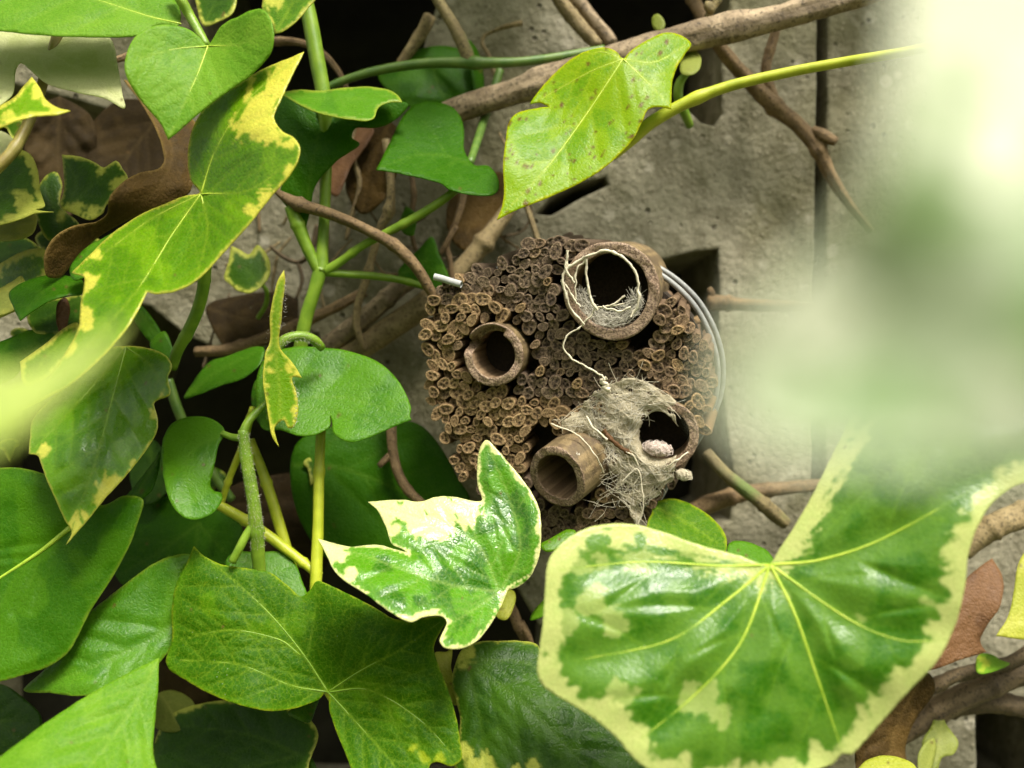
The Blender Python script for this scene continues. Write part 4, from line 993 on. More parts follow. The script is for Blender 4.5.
L('dead_leaf', 'brown dead leaf low in the shade behind the bottom left leaves', [(150, 640), (190, 660), (240, 690), (230, 720), (190, 716), (150, 700)], [[(150, 660), (235, 705)]], [(150, 640, 398), (240, 700, 392), (150, 700, 394)], 'dead_dark', pale=0, lat=4, puff=.8, ripple=2)
L('dead_leaf', 'smooth reddish brown dead leaf beside the big quilted leaf', [(992, 558, 's'), (1003, 580), (1000, 606), (988, 624), (980, 640), (986, 652, 's'), (960, 660), (925, 668), (940, 620), (965, 580)], [[(992, 558), (978, 610), (950, 664)]], [(992, 558, 366), (1002, 600, 356), (930, 660, 350), (986, 652, 352)], 'dead_red', pale=.1, lat=4, puff=.5, ripple=1.5)
L('dead_leaf', 'crumpled brown dead leaf under the lower right edge of the big leaf', [(880, 690), (925, 672), (935, 690), (915, 720), (905, 750), (910, 790), (870, 800), (855, 750)], [[(925, 672), (895, 730), (885, 795)]], [(925, 672, 356), (885, 795, 344), (855, 740, 350), (930, 730, 362)], 'dead', pale=-.2, lat=5, puff=1, ripple=3, rw=16)
# small greens deep behind
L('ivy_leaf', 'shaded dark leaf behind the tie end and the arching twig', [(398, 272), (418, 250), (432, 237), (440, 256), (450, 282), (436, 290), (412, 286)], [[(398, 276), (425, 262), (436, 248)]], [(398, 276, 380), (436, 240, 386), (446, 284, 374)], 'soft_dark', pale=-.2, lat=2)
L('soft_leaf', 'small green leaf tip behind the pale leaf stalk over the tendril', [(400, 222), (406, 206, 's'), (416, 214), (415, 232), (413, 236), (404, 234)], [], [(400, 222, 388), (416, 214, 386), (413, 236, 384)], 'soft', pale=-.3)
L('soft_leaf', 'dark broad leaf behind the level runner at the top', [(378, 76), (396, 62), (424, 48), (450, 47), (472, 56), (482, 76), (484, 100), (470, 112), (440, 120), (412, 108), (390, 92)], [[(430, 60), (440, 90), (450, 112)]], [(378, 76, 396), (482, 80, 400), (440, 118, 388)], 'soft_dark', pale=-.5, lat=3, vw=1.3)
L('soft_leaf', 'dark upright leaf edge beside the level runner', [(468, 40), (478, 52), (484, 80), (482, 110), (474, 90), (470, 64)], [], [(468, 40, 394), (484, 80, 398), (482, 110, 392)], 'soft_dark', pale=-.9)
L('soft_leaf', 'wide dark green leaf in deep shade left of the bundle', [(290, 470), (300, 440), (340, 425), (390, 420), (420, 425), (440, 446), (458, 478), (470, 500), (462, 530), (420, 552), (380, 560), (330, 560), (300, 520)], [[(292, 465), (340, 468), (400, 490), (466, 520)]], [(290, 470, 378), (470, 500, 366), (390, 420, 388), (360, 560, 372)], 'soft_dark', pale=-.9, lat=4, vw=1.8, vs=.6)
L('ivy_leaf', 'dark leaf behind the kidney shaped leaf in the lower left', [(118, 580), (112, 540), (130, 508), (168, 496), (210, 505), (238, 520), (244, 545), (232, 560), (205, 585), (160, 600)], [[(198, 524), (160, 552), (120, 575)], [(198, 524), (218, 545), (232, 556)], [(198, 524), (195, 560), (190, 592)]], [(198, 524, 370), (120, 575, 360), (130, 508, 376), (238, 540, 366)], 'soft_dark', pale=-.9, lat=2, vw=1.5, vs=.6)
L('ivy_leaf', 'dark leaf along the far lower left corner', [(-40, 690), (0, 684), (26, 700), (42, 720), (30, 745), (0, 755), (-40, 760)], [[(-40, 720), (38, 722)]], [(-40, 690, 352), (42, 720, 346), (-40, 760, 340)], 'ivy_dark', pale=-.9, lat=3)
L('ivy_leaf', 'dark cream edged ivy leaf at the bottom under the speckled leaf', [(152, 790), (155, 742), (170, 716), (200, 704), (240, 700), (280, 706), (306, 716), (318, 735), (310, 760), (300, 790)], [[(300, 755), (250, 735), (175, 725)], [(300, 755), (240, 770), (170, 790)]], [(152, 760, 352), (318, 735, 340), (240, 702, 358), (240, 790, 336)], 'ivy_dark', pale=-.3, lat=4, ew=2, ea=5, puff=.6)
L('ivy_leaf', 'small dark ivy leaf with pale ribs at the bottom left', [(268, 790), (276, 770), (296, 756), (306, 752), (316, 766), (322, 790)], [[(302, 754), (296, 775), (285, 790)], [(302, 754), (310, 775), (312, 790)]], [(268, 790, 334), (302, 752, 342), (322, 790, 332)], 'ivy_dark', pale=-.2, lat=2, vw=2)
L('ivy_leaf', 'triangular dark leaf piece under the notch of the speckled leaf', [(288, 712), (318, 700), (322, 690), (316, 708), (310, 722), (304, 722)], [], [(288, 712, 334), (318, 700, 336), (308, 722, 330)], 'ivy', pale=-.5)
# top left group
L('ivy_leaf', 'dark cream edged ivy leaf at the top edge beside the heart leaf', [(196, -20), (198, 12), (204, 26), (218, 22), (232, 14), (237, -2), (236, -24)], [[(206, 20), (216, 0), (222, -20)]], [(204, 26, 356), (236, -2, 360), (210, -24, 368)], 'ivy_dark', pale=-.8, ew=3, ea=2, lat=2)
L('ivy_leaf', 'white and green ivy leaf tip at the top edge by the pale green stem', [(262, 8), (270, -16), (300, -30), (318, -8), (308, 8), (296, 22), (282, 32), (275, 34, 's'), (272, 24)], [[(276, 32), (290, 8), (300, -24)]], [(275, 34, 326), (312, -4, 330), (268, -10, 338)], 'ivy', pale=.2, ew=2.5, ea=2, blobs=((272, 2, 9),), lat=3)
L('ivy_leaf', 'pale cream leaf under the large leaf at the top left', [(-40, 30), (20, 26), (80, 28), (110, 38), (117, 62), (122, 92), (124, 108), (104, 98), (76, 92), (48, 84), (30, 70), (20, 63), (15, 74), (12, 95), (-10, 110), (-40, 112)], [[(10, 50), (60, 60), (122, 104)], [(10, 50), (-5, 80), (-20, 105)]], [(-40, 40, 322), (124, 108, 300), (110, 38, 322), (-10, 110, 298)], 'pale', pale=.2, lat=4, puff=.5, ripple=1.5, ew=1, ea=10)
L('ivy_leaf', 'dark ivy leaf with broad cream margin at the left edge', [(-40, 170), (-10, 160), (12, 150), (30, 154), (38, 172), (40, 190), (45, 206), (36, 210), (54, 212, 's'), (34, 214), (16, 221), (-40, 228)], [[(-35, 195), (40, 190)]], [(-40, 170, 335), (45, 205, 322), (10, 150, 345), (0, 222, 318)], 'ivy_dark', pale=-.1, ew=7, ea=5, blobs=((24, 202, 12),), lat=4, puff=.8)
L('ivy_leaf', 'pale cream ivy leaf lobe at the left edge behind the small folded one', [(-40, 135), (-5, 130), (10, 136), (18, 148), (10, 160), (-10, 168), (-40, 170)], [[(-40, 150), (14, 148)]], [(-40, 135, 350), (18, 148, 342), (-20, 168, 340)], 'pale', pale=-.2, lat=3)
L('ivy_leaf', 'yellowish lower lobe under the cream margined leaf at the left edge', [(-40, 224), (0, 218), (20, 216), (34, 212), (37, 222), (32, 234), (18, 240), (0, 241), (-40, 244)], [[(-40, 232), (34, 222)]], [(-40, 224, 344), (37, 218, 338), (-10, 243, 330)], 'olive', pale=.2, ew=5, ea=4, lat=2, blobs=((26, 228, 7),))
L('ivy_leaf', 'small dark green ivy leaf with pale lower margin beside the curled brown leaf', [(62, 155, 's'), (80, 157), (96, 163), (104, 168), (116, 161), (122, 168), (128, 180), (118, 192), (106, 206), (102, 214), (90, 220), (74, 214), (60, 207), (64, 192), (64, 175)], [[(70, 205), (90, 188), (118, 166)], [(70, 205), (76, 180), (64, 158)]], [(62, 155, 344), (128, 180, 334), (90, 220, 330), (64, 190, 338)], 'ivy_dark', pale=-.7, ew=2, ea=3, blobs=((78, 211, 8), (94, 214, 7), (120, 180, 9), (100, 168, 5)), lat=3, puff=.6)
L('ivy_leaf', 'dark little ivy leaf curled behind the small pale margined one', [(36, 196), (44, 178), (56, 172), (62, 184), (60, 200), (66, 212), (80, 226), (70, 244), (48, 240), (38, 222)], [[(44, 182), (56, 212), (70, 240)]], [(36, 196, 352), (62, 180, 358), (72, 242, 346)], 'ivy_dark', pale=-.9, ew=1, ea=3, blobs=((62, 216, 5),), lat=2)
L('ivy_leaf', 'cream streaked leaf under the curled brown leaf at the left', [(-4, 270), (10, 258), (28, 250), (46, 250), (48, 272), (40, 300), (14, 312), (-8, 316)], [[(0, 275), (25, 272), (46, 262)]], [(-4, 270, 350), (46, 250, 345), (10, 312, 340)], 'ivy', pale=0, ew=6, ea=7, lat=3)
L('ivy_leaf', 'dark olive leaf far behind at the left edge', [(-40, 244), (0, 240), (20, 236), (40, 248), (34, 262), (10, 270), (-40, 290)], [[(-40, 262), (36, 248)]], [(-40, 250, 366), (36, 245, 362), (-20, 288, 358)], 'ivy_dark', pale=-.5, lat=2, ew=1, ea=2)
L('ivy_leaf', 'cream and green lower leaf at the left edge near the blurred lime leaf', [(-40, 300), (-4, 290), (12, 282), (22, 276), (26, 290), (18, 305), (12, 312), (-10, 318), (-40, 322)], [[(-40, 308), (20, 290)]], [(-40, 300, 330), (24, 278, 334), (-10, 318, 322)], 'olive', pale=.2, ew=5, ea=5, lat=2)
L('ivy_leaf', 'smooth dark green leaf curving over below the curled brown leaf', [(9, 294), (20, 284), (44, 276), (66, 276), (83, 281), (82, 294), (66, 296), (50, 301), (32, 312), (24, 318), (20, 321, 's'), (14, 308)], [[(83, 284), (50, 288), (20, 318)]], [(9, 294, 318), (83, 281, 322), (20, 321, 306), (60, 300, 308)], 'soft_dark', pale=-.5, lat=3, vs=.4)
L('ivy_leaf', 'dark leaf with a cream edged corner under the smooth dark one', [(27, 314), (40, 302), (66, 298), (82, 296), (80, 330), (50, 334), (34, 332)], [[(80, 300), (50, 316), (34, 330)]], [(27, 314, 334), (82, 296, 338), (60, 334, 328)], 'ivy_dark', pale=-.4, ew=1.5, ea=3, lat=2)
L('ivy_leaf', 'broad green leaf behind the blurred lime leaf at the left', [(-40, 350), (0, 342), (30, 330), (60, 330), (76, 325), (60, 345), (30, 360), (10, 380), (-40, 395)], [[(-40, 372), (20, 350), (70, 330)]], [(-40, 350, 326), (76, 325, 330), (-20, 392, 316)], 'soft_dark', pale=-.4, lat=3)
L('ivy_leaf', 'cream edged green lobe between the long ivy leaf and the blurred lime leaf', [(20, 362, 's'), (44, 345), (62, 330), (78, 323), (78, 345), (62, 364), (40, 382), (24, 385)], [[(74, 330), (48, 356), (28, 380)]], [(20, 362, 312), (78, 323, 322), (40, 382, 306)], 'ivy', pale=.1, ew=4, ea=3, lat=3)
L('dead_leaf', 'curled brown leaf hanging in folds between the heart leaf and the long ivy leaf', [(124, 80), (136, 96), (150, 118), (160, 140), (164, 160), (158, 169), (140, 173), (124, 181), (110, 196), (107, 214), (96, 222), (74, 226), (56, 236), (46, 250), (44, 264), (48, 277), (62, 276), (76, 258), (100, 236), (140, 214), (186, 196), (196, 170), (200, 130), (186, 116), (160, 110), (140, 90)], [[(140, 98), (172, 150), (150, 196), (90, 236), (56, 268)]], [(124, 80, 356), (160, 140, 344), (140, 172, 330), (110, 205, 322), (70, 226, 318), (46, 260, 312), (100, 236, 336), (186, 190, 340), (200, 130, 356)], 'dead', pale=.0, lat=5, vs=.6, puff=.9, ripple=1.8, rw=22, vw=1.6, ew=1.0, ea=.6)
L('ivy_leaf', 'small pale edged ivy leaf against the concrete', [(231, 246, 's'), (240, 250), (249, 255), (253, 250), (258, 245), (266, 253), (270, 264), (269, 276), (262, 286), (250, 293), (238, 291), (230, 284), (224, 278), (228, 264)], [[(262, 284), (245, 268), (232, 248)], [(262, 284), (262, 265), (258, 248)], [(262, 284), (246, 288), (228, 279)]], [(231, 246, 384), (266, 256, 384), (250, 293, 372), (226, 279, 378)], 'ivy_dark', pale=0.0, ew=4.5, ea=2.5, lat=2, petiole=[(262, 284, 376, 2), (267, 292, 378, 2.4), (266, 304, 382, 2.6), (258, 318, 388, 2.4)])
L('soft_leaf', 'green leaf lying low behind the kidney shaped leaf, long and narrow', [(184, 398), (196, 378), (210, 362), (228, 356), (250, 348), (264, 348), (260, 364), (244, 378), (220, 386), (200, 394)], [[(186, 396), (220, 370), (262, 350)]], [(184, 398, 356), (264, 348, 364), (220, 352, 372), (230, 386, 354)], 'soft', pale=-.5, lat=3, vs=.4)
L('soft_leaf', 'small green leaf tip beside the curved stalk over the lower ivy leaf', [(150, 344), (158, 334), (166, 332), (172, 346), (176, 364), (168, 366), (156, 360)], [], [(150, 344, 352), (166, 332, 354), (172, 366, 346)], 'soft', pale=-.2)
L('soft_leaf', 'green leaf turned edge on at the left of the oval soft leaf', [(252, 390), (258, 378), (270, 374), (282, 390), (284, 420), (272, 432), (258, 422), (252, 405)], [[(256, 384), (270, 408), (278, 428)]], [(252, 390, 352), (282, 385, 350), (268, 432, 344)], 'soft', pale=-.6, lat=2)
# middle
L('soft_leaf', 'large soft leaf with a folded over top edge beside the pale green stem', [(272, 102), (282, 93), (300, 92), (340, 96), (372, 92), (395, 100), (408, 104), (402, 114), (388, 124), (374, 128), (356, 128), (352, 138), (360, 144), (350, 152), (338, 160), (322, 176), (314, 190), (308, 220), (300, 240), (292, 214), (280, 196), (284, 170), (270, 140)], [[(306, 235), (310, 180), (320, 130), (330, 100)]], [(272, 102, 352), (408, 104, 352), (300, 240, 354), (280, 196, 350), (350, 152, 350), (330, 97, 356)], 'soft_dark', pale=-.9, lat=4, vs=.5, vw=1.4)
L('soft_leaf', 'bluish green turned over flap on top of the large soft leaf', [(280, 93, 's'), (300, 90), (322, 91), (345, 88), (368, 87), (388, 90), (398, 96), (402, 102, 's'), (388, 103), (378, 108), (374, 118), (366, 121), (345, 119), (318, 113), (300, 105)], [[(284, 94), (330, 100), (392, 96)]], [(280, 93, 344), (402, 100, 344), (345, 119, 330), (345, 88, 348)], 'soft', pale=.4, lat=3, vs=.5, vw=1.2, ew=.8, ea=.4, ang=60)
L('soft_leaf', 'smooth deep green leaf folded along its rib over the dead leaves', [(376, 170, 's'), (390, 142), (402, 118), (416, 104), (432, 102), (450, 106), (460, 116), (464, 130), (464, 150), (474, 165), (488, 166), (497, 176), (499, 188), (492, 195), (470, 195), (450, 190), (442, 184), (420, 178), (396, 173)], [[(470, 164), (440, 155), (410, 157), (378, 169)]], [(376, 170, 338), (432, 102, 372), (464, 150, 356), (499, 188, 340), (440, 158, 352), (440, 188, 334)], 'soft_dark', pale=-.9, lat=3, vs=.45, vw=1.3, petiole=[(470, 163, 357, 4), (476, 145, 372, 4.2), (484, 120, 392, 4.4), (492, 96, 402, 4.4), (500, 70, 404, 4.2)], pmat='stem_dark')
S('green_stem', 'pale green leaf stalk rising from the stem node toward the deep green leaf', 'stem', [(324, 272, 356, 5), (340, 262, 355, 4.4), (362, 246, 353, 4.2), (390, 231, 351, 4.4), (418, 216, 349, 4.6), (440, 202, 347, 4.4), (456, 190, 346, 4)], 'stem', seed=51)
S('green_stem', 'green leaf stalk running level from the stem node to the shaded leaf', 'stem', [(324, 272, 356, 4.5), (345, 274, 358, 3.8), (372, 276, 362, 3.8), (400, 280, 367, 3.6), (430, 288, 373, 3.2)], 'stem', seed=52)
S('green_stem', 'flared stalk of the large soft leaf joining the stem node', 'stem', [(320, 272, 356, 6.5), (312, 258, 355, 5.8), (304, 240, 354, 6.4), (297, 222, 353, 7.5), (290, 206, 352, 6)], 'stem', seed=53)
L('soft_leaf', 'tiny round bud leaf above the thick branch', [(653, 28), (652, 18), (657, 14), (663, 18), (665, 26), (660, 31)], [], [(653, 28, 378), (657, 14, 380), (665, 26, 376)], 'olive', pale=-.2)
L('soft_leaf', 'small cupped pale leaf beside the spotted ivy leaf', [(680, 66), (684, 56), (694, 50), (701, 58), (700, 68), (692, 75), (682, 74)], [], [(680, 66, 372), (700, 56, 374), (690, 75, 366)], 'olive', pale=.5, petiole=[(688, 72, 372, 3), (680, 82, 374, 4.5), (678, 96, 376, 5), (684, 112, 380, 5), (690, 126, 386, 4)])
S('green_stem', 'little budded shoot on top of the thick branch', 'stem', [(708, 18, 376, 4), (714, 6, 376, 4), (722, -6, 376, 4)], 'bark_green', rough=.3, seed=54, extra=([(712, 12, 375, 4), (708, 6, 374, 4.5), (708, 2, 374, 3)],))
L('ivy_leaf', 'yellow green ivy leaf covered in brown spots hanging over the thick branch', [(623, 59), (632, 50), (648, 40), (665, 33), (680, 35), (691, 44), (685, 54), (676, 70), (672, 84), (671, 109, 's'), (660, 107), (648, 110), (642, 122), (634, 138), (622, 152), (604, 168), (578, 184), (550, 197), (522, 208), (512, 212), (497, 220, 's'), (502, 206), (504, 190), (503, 168), (505, 145), (509, 122), (518, 113), (538, 108), (549, 107, 's'), (540, 103), (530, 104, 's'), (538, 92), (552, 76), (570, 60), (590, 50), (606, 48), (618, 53)],
  [[(623, 59), (588, 112), (545, 170), (500, 217)], [(623, 59), (655, 62), (688, 44)], [(623, 59), (650, 85), (670, 106)], [(623, 59), (590, 72), (534, 103)], [(623, 59), (600, 52), (575, 60)]],
  [(623, 59, 340), (497, 220, 318), (691, 44, 350), (671, 109, 336), (530, 104, 342), (588, 112, 337), (622, 152, 330), (503, 150, 328)], 'ivy_spot', pale=.1, sp=2.2, lat=4, vw=1.5, vs=.8, puff=.5, spots=80, ew=1.2, ea=2.5, veins='vein_pale', vr=.8, fold=.05)
# left big foliage
L('soft_leaf', 'kidney shaped soft leaf with a nibbled edge in the lower left', [(162, 460), (163, 440), (172, 424), (190, 417), (208, 418), (222, 426), (225, 434), (219, 444), (216, 458), (213, 472), (210, 484), (214, 491), (221, 493), (222, 500), (214, 512), (200, 519), (186, 518), (174, 508), (166, 490)], [[(222, 434), (190, 455), (180, 505)]], [(162, 460, 326), (190, 417, 340), (222, 432, 334), (196, 519, 312), (180, 480, 318), (214, 480, 326)], 'soft', pale=.2, lat=3, vs=.35, puff=.5, petiole=[(222, 433, 333, 3), (232, 437, 332, 3.4), (243, 438, 328, 4)])
L('soft_leaf', 'narrow dark leaf folded upright beside the variegated ivy leaf', [(106, 512), (124, 498), (140, 480), (156, 458), (160, 452), (159, 470), (152, 490), (142, 500), (144, 506), (134, 514), (118, 516)], [[(158, 456), (140, 490), (112, 512)]], [(106, 512, 330), (160, 452, 340), (142, 506, 326)], 'soft_dark', pale=-.5, lat=0)
L('soft_leaf', 'large glossy green leaf with a stout pale rib at the left edge', [(-60, 480), (-20, 470), (20, 468), (60, 480), (100, 505), (124, 496), (143, 500), (138, 522), (130, 545), (112, 578), (90, 612), (70, 650), (50, 666), (20, 676), (-10, 684), (-60, 690)], [[(70, 528), (40, 552), (0, 578), (-50, 610)]], [(-60, 480, 322), (143, 500, 320), (-40, 690, 296), (60, 655, 304), (70, 528, 318), (0, 576, 313)], 'soft_dark', pale=.05, lat=5, vw=1.4, vs=.5, puff=1.2, ripple=.8, veins='vein', vr=2.6, ang=35, ew=.2, ea=.3)
L('soft_leaf', 'downy mid green leaf tucked between the large glossy leaf and the speckled ivy leaf', [(24, 690), (46, 668), (80, 622), (110, 596), (150, 566), (172, 556), (192, 556), (190, 580), (186, 620), (170, 650), (130, 690), (80, 696), (50, 693)], [[(192, 612), (140, 645), (80, 672), (30, 690)]], [(24, 690, 310), (190, 556, 330), (186, 640, 322), (80, 696, 304), (120, 600, 322)], 'soft', pale=-.1, lat=4, vw=1.4, vs=.4, puff=1.2, ripple=.8, ew=.2, ea=.3)
L('ivy_leaf', 'variegated ivy leaf with a yellow notched margin pointing down at the left', [(125, 346), (140, 347), (158, 351), (168, 358), (172, 366), (168, 378), (170, 394), (158, 400), (154, 404), (158, 420), (155, 436), (142, 456), (124, 478), (104, 500), (88, 520), (66, 545, 's'), (72, 532), (66, 522), (56, 500), (48, 482), (42, 466), (38, 456), (29, 454, 's'), (30, 440), (33, 420), (50, 400), (75, 380), (96, 360), (110, 348)],
  [[(126, 347), (112, 400), (96, 460), (67, 543)], [(126, 347), (150, 365), (168, 395)], [(126, 347), (85, 395), (34, 450)]], [(126, 347, 334), (172, 370, 324), (67, 543, 296), (30, 452, 306), (100, 450, 306), (140, 456, 314), (60, 400, 320)], 'ivy_gloss', pale=-.2, sp=2.2, lat=5, vw=1.3, vs=.7, puff=.7, ew=1.2, ea=2.2, blobs=((155, 414, 7), (44, 450, 7), (160, 396, 4), (112, 484, 10), (100, 496, 9), (74, 526, 9), (86, 516, 5), (134, 462, 5), (166, 376, 3)), veins='vein_dark', vr=.7)
L('ivy_leaf', 'long twisted bright ivy leaf with yellow lobes at the upper left', [(304, 52, 's'), (288, 59), (268, 67), (245, 80), (222, 95), (202, 112), (191, 135), (188, 160), (191, 180), (200, 193), (185, 196), (165, 204), (140, 215), (112, 234), (90, 255), (72, 273, 's'), (84, 277), (84, 286), (81, 305), (78, 330), (66, 352), (50, 376), (30, 400), (20, 412, 's'), (66, 388), (100, 360), (126, 330), (140, 307), (147, 292, 's'), (158, 294), (176, 291), (190, 285), (206, 272), (226, 250), (244, 230), (259, 212), (270, 198), (286, 180), (297, 163), (300, 148), (294, 138), (281, 130), (274, 117), (281, 100), (288, 84)],
  [[(201, 194), (216, 150), (248, 100), (302, 54)], [(201, 194), (172, 235), (130, 300), (40, 396)], [(201, 194), (208, 230), (196, 280)], [(201, 194), (250, 190), (294, 158)], [(201, 194), (150, 220), (80, 272)]],
  [(201, 194, 299), (304, 52, 294), (40, 396, 272), (290, 160, 278), (190, 285, 278), (75, 273, 297), (190, 150, 304), (220, 95, 303), (250, 125, 288), (245, 225, 279), (120, 310, 278)], 'ivy_bright', pale=-.1, sp=2.2, lat=4, vw=1.4, vs=.65, puff=.6, ew=1.6, ea=1.8, blobs=((292, 68, 14), (276, 86, 13), (262, 104, 17), (248, 124, 15), (270, 130, 15), (290, 146, 5), (268, 204, 11), (252, 212, 5), (94, 252, 7), (84, 284, 11), (79, 312, 10), (86, 324, 7), (68, 348, 9), (288, 168, 6)), veins='vein_pale', vr=.8, ripple=.8)
L('soft_leaf', 'oval soft leaf on a green stalk left of the bundle', [(256, 402), (258, 372), (270, 354), (296, 347), (325, 348), (352, 352), (378, 362), (396, 378), (406, 394), (411, 408), (410, 416), (412, 420, 's'), (400, 424), (382, 432), (362, 440), (348, 442), (334, 434), (332, 424), (330, 416), (330, 426), (318, 434), (300, 436), (280, 430), (262, 428)], [[(262, 412), (300, 400), (345, 398), (410, 418)]], [(256, 402, 334), (330, 347, 350), (412, 418, 332), (340, 440, 326), (330, 400, 338), (285, 430, 328)], 'soft', pale=.1, lat=3, vs=.45, vw=1.3, puff=.6, ang=38)
S('green_stem', 'hairy green stalk arching over the oval soft leaf', 'stem', [(270, 420, 326, 4), (273, 380, 325, 4), (275, 352, 326, 4.5), (284, 340, 327, 5), (300, 336, 329, 5), (314, 340, 332, 5), (322, 348, 336, 4.2)], 'stem', rough=.06, seed=55)
L('soft_leaf', 'young folded leaf standing upright with yellow edges', [(284, 270, 's'), (285, 282), (283, 300), (281, 322), (279, 336), (280, 348), (292, 362), (302, 378, 's'), (292, 378), (297, 395), (298, 412), (294, 427), (288, 428), (284, 420), (276, 425), (274, 430), (279, 447, 's'), (272, 436), (269, 420), (266, 400), (263, 380), (265, 355), (270, 340), (270, 318), (273, 298), (278, 280)], [[(281, 282), (275, 340), (280, 400), (277, 440)]], [(284, 270, 316), (267, 400, 310), (297, 410, 318), (302, 378, 320), (278, 440, 311), (276, 340, 314)], 'ivy_bright', pale=.6, lat=0, vw=2, fold=.10, ew=2.2, ea=1.0, blobs=((290, 366, 6), (296, 374, 4), (268, 370, 4), (267, 356, 4), (268, 388, 3), (297, 412, 5), (294, 424, 4)), puff=0)
L('soft_leaf', 'green leaf half hidden behind the speckled ivy leaf beside the hairy stem', [(226, 560), (236, 552), (256, 552), (280, 552), (294, 562), (302, 580), (308, 602), (296, 620), (250, 610), (230, 590)], [[(236, 556), (270, 575), (300, 600)]], [(226, 560, 338), (294, 562, 342), (296, 620, 328)], 'soft', pale=-.3, lat=3)
# bottom
L('ivy_leaf', 'yellow lobe dangling beside the speckled ivy leaf', [(434, 654), (446, 652), (452, 650), (451, 668), (456, 684), (464, 696), (472, 703, 's'), (458, 705), (452, 704), (444, 684)], [[(446, 654), (450, 680), (466, 702)]], [(434, 654, 330), (452, 650, 334), (466, 704, 322)], 'yellow', pale=-.1, lat=0)
L('ivy_leaf', 'tiny yellow and green lobe under the white edged ivy leaf', [(492, 608), (498, 594), (512, 590), (516, 598), (512, 612), (506, 620), (498, 618)], [], [(492, 608, 346), (514, 592, 350), (504, 620, 342)], 'yellow', pale=-.5, blobs=())
L('ivy_leaf', 'small pale leaf corner beside the lower left of the big quilted leaf', [(530, 620), (538, 606), (552, 595), (556, 610), (544, 616)], [], [(530, 620, 330), (552, 595, 334), (550, 614, 326)], 'soft_light', pale=0)
L('ivy_leaf', 'dark glossy ivy leaf with cream corners below the gap at the bottom centre', [(454, 668), (462, 650), (478, 642), (500, 641), (520, 641), (538, 646), (560, 690), (600, 720), (640, 745), (640, 790), (560, 800), (500, 792), (468, 776), (452, 764), (458, 740), (460, 720), (456, 700), (452, 684)], [[(466, 660), (520, 700), (600, 780)], [(466, 660), (480, 720), (490, 790)], [(466, 660), (530, 665), (590, 715)]], [(454, 668, 322), (540, 646, 330), (640, 745, 306), (500, 792, 296), (456, 740, 312), (530, 700, 312)], 'ivy_dark', pale=.15, lat=5, vw=1.4, vs=.6, puff=.9, ew=1.0, ea=2, blobs=((463, 658, 8), (470, 652, 6), (480, 766, 14), (510, 776, 14), (534, 762, 8), (460, 752, 8)), ripple=1)
L('ivy_leaf', 'dark speckled ivy leaf with long pale ribs at the bottom left', [(194, 546, 's'), (204, 556), (220, 564), (244, 568), (268, 572), (286, 584), (300, 596), (310, 590), (318, 581), (340, 590), (370, 605), (392, 618), (404, 620), (424, 618), (442, 616), (447, 621, 's'), (438, 636), (434, 648), (438, 664), (448, 690), (456, 716), (460, 740), (462, 758), (452, 766), (438, 762), (430, 765), (420, 790), (366, 790), (344, 750), (330, 712), (329, 692), (326, 691, 's'), (318, 700), (296, 708), (270, 711), (240, 705), (206, 692), (182, 678), (170, 670), (166, 660), (172, 640), (172, 610), (176, 585), (186, 565)],
  [[(328, 692), (300, 650), (262, 606), (198, 550)], [(328, 692), (365, 668), (400, 650), (440, 622)], [(328, 692), (356, 722), (390, 760), (410, 788)], [(328, 692), (290, 685), (240, 665), (180, 660)], [(328, 692), (370, 690), (420, 720), (456, 758)], [(300, 655), (280, 640), (230, 630), (180, 640)]],
  [(194, 546, 326), (447, 621, 318), (328, 692, 316), (380, 790, 292), (462, 758, 298), (180, 670, 310), (260, 710, 302), (300, 600, 324), (380, 640, 312), (230, 620, 314)], 'ivy_speck', pale=-.35, sp=2.2, lat=4, vw=1.3, vs=.75, puff=.8, ripple=.8, ew=.3, ea=2.0, blobs=((424, 756, 6), (440, 760, 5), (412, 748, 4)), veins='vein_dark', vr=1.0)
L('ivy_leaf', 'small light green ivy leaf rising behind the bundle foot above the big leaf', [(644, 503), (660, 500), (676, 499), (694, 506), (712, 518), (724, 532), (727, 545), (720, 560), (690, 566), (660, 556), (646, 540), (648, 520), (652, 510)], [[(652, 506), (682, 520), (720, 545)]], [(644, 503, 330), (690, 502, 336), (727, 545, 322), (660, 556, 318)], 'ivy_speck', pale=.45, lat=4, vw=1.5, vs=.8, puff=.5, ew=1.2, ea=2)
L('ivy_leaf', 'greyish green leaf edge behind the notch of the big quilted leaf', [(728, 545), (740, 541), (756, 545), (770, 554), (774, 570), (750, 575), (730, 565)], [], [(728, 545, 326), (770, 554, 326), (750, 575, 316)], 'soft', pale=.4)
L('ivy_leaf', 'tiny light leaf tip below the bundle at the bottom of the stems', [(540, 545), (552, 538), (566, 530), (576, 532), (566, 545), (548, 552)], [], [(540, 545, 318), (576, 532, 322), (552, 552, 316)], 'ivy', pale=.3)
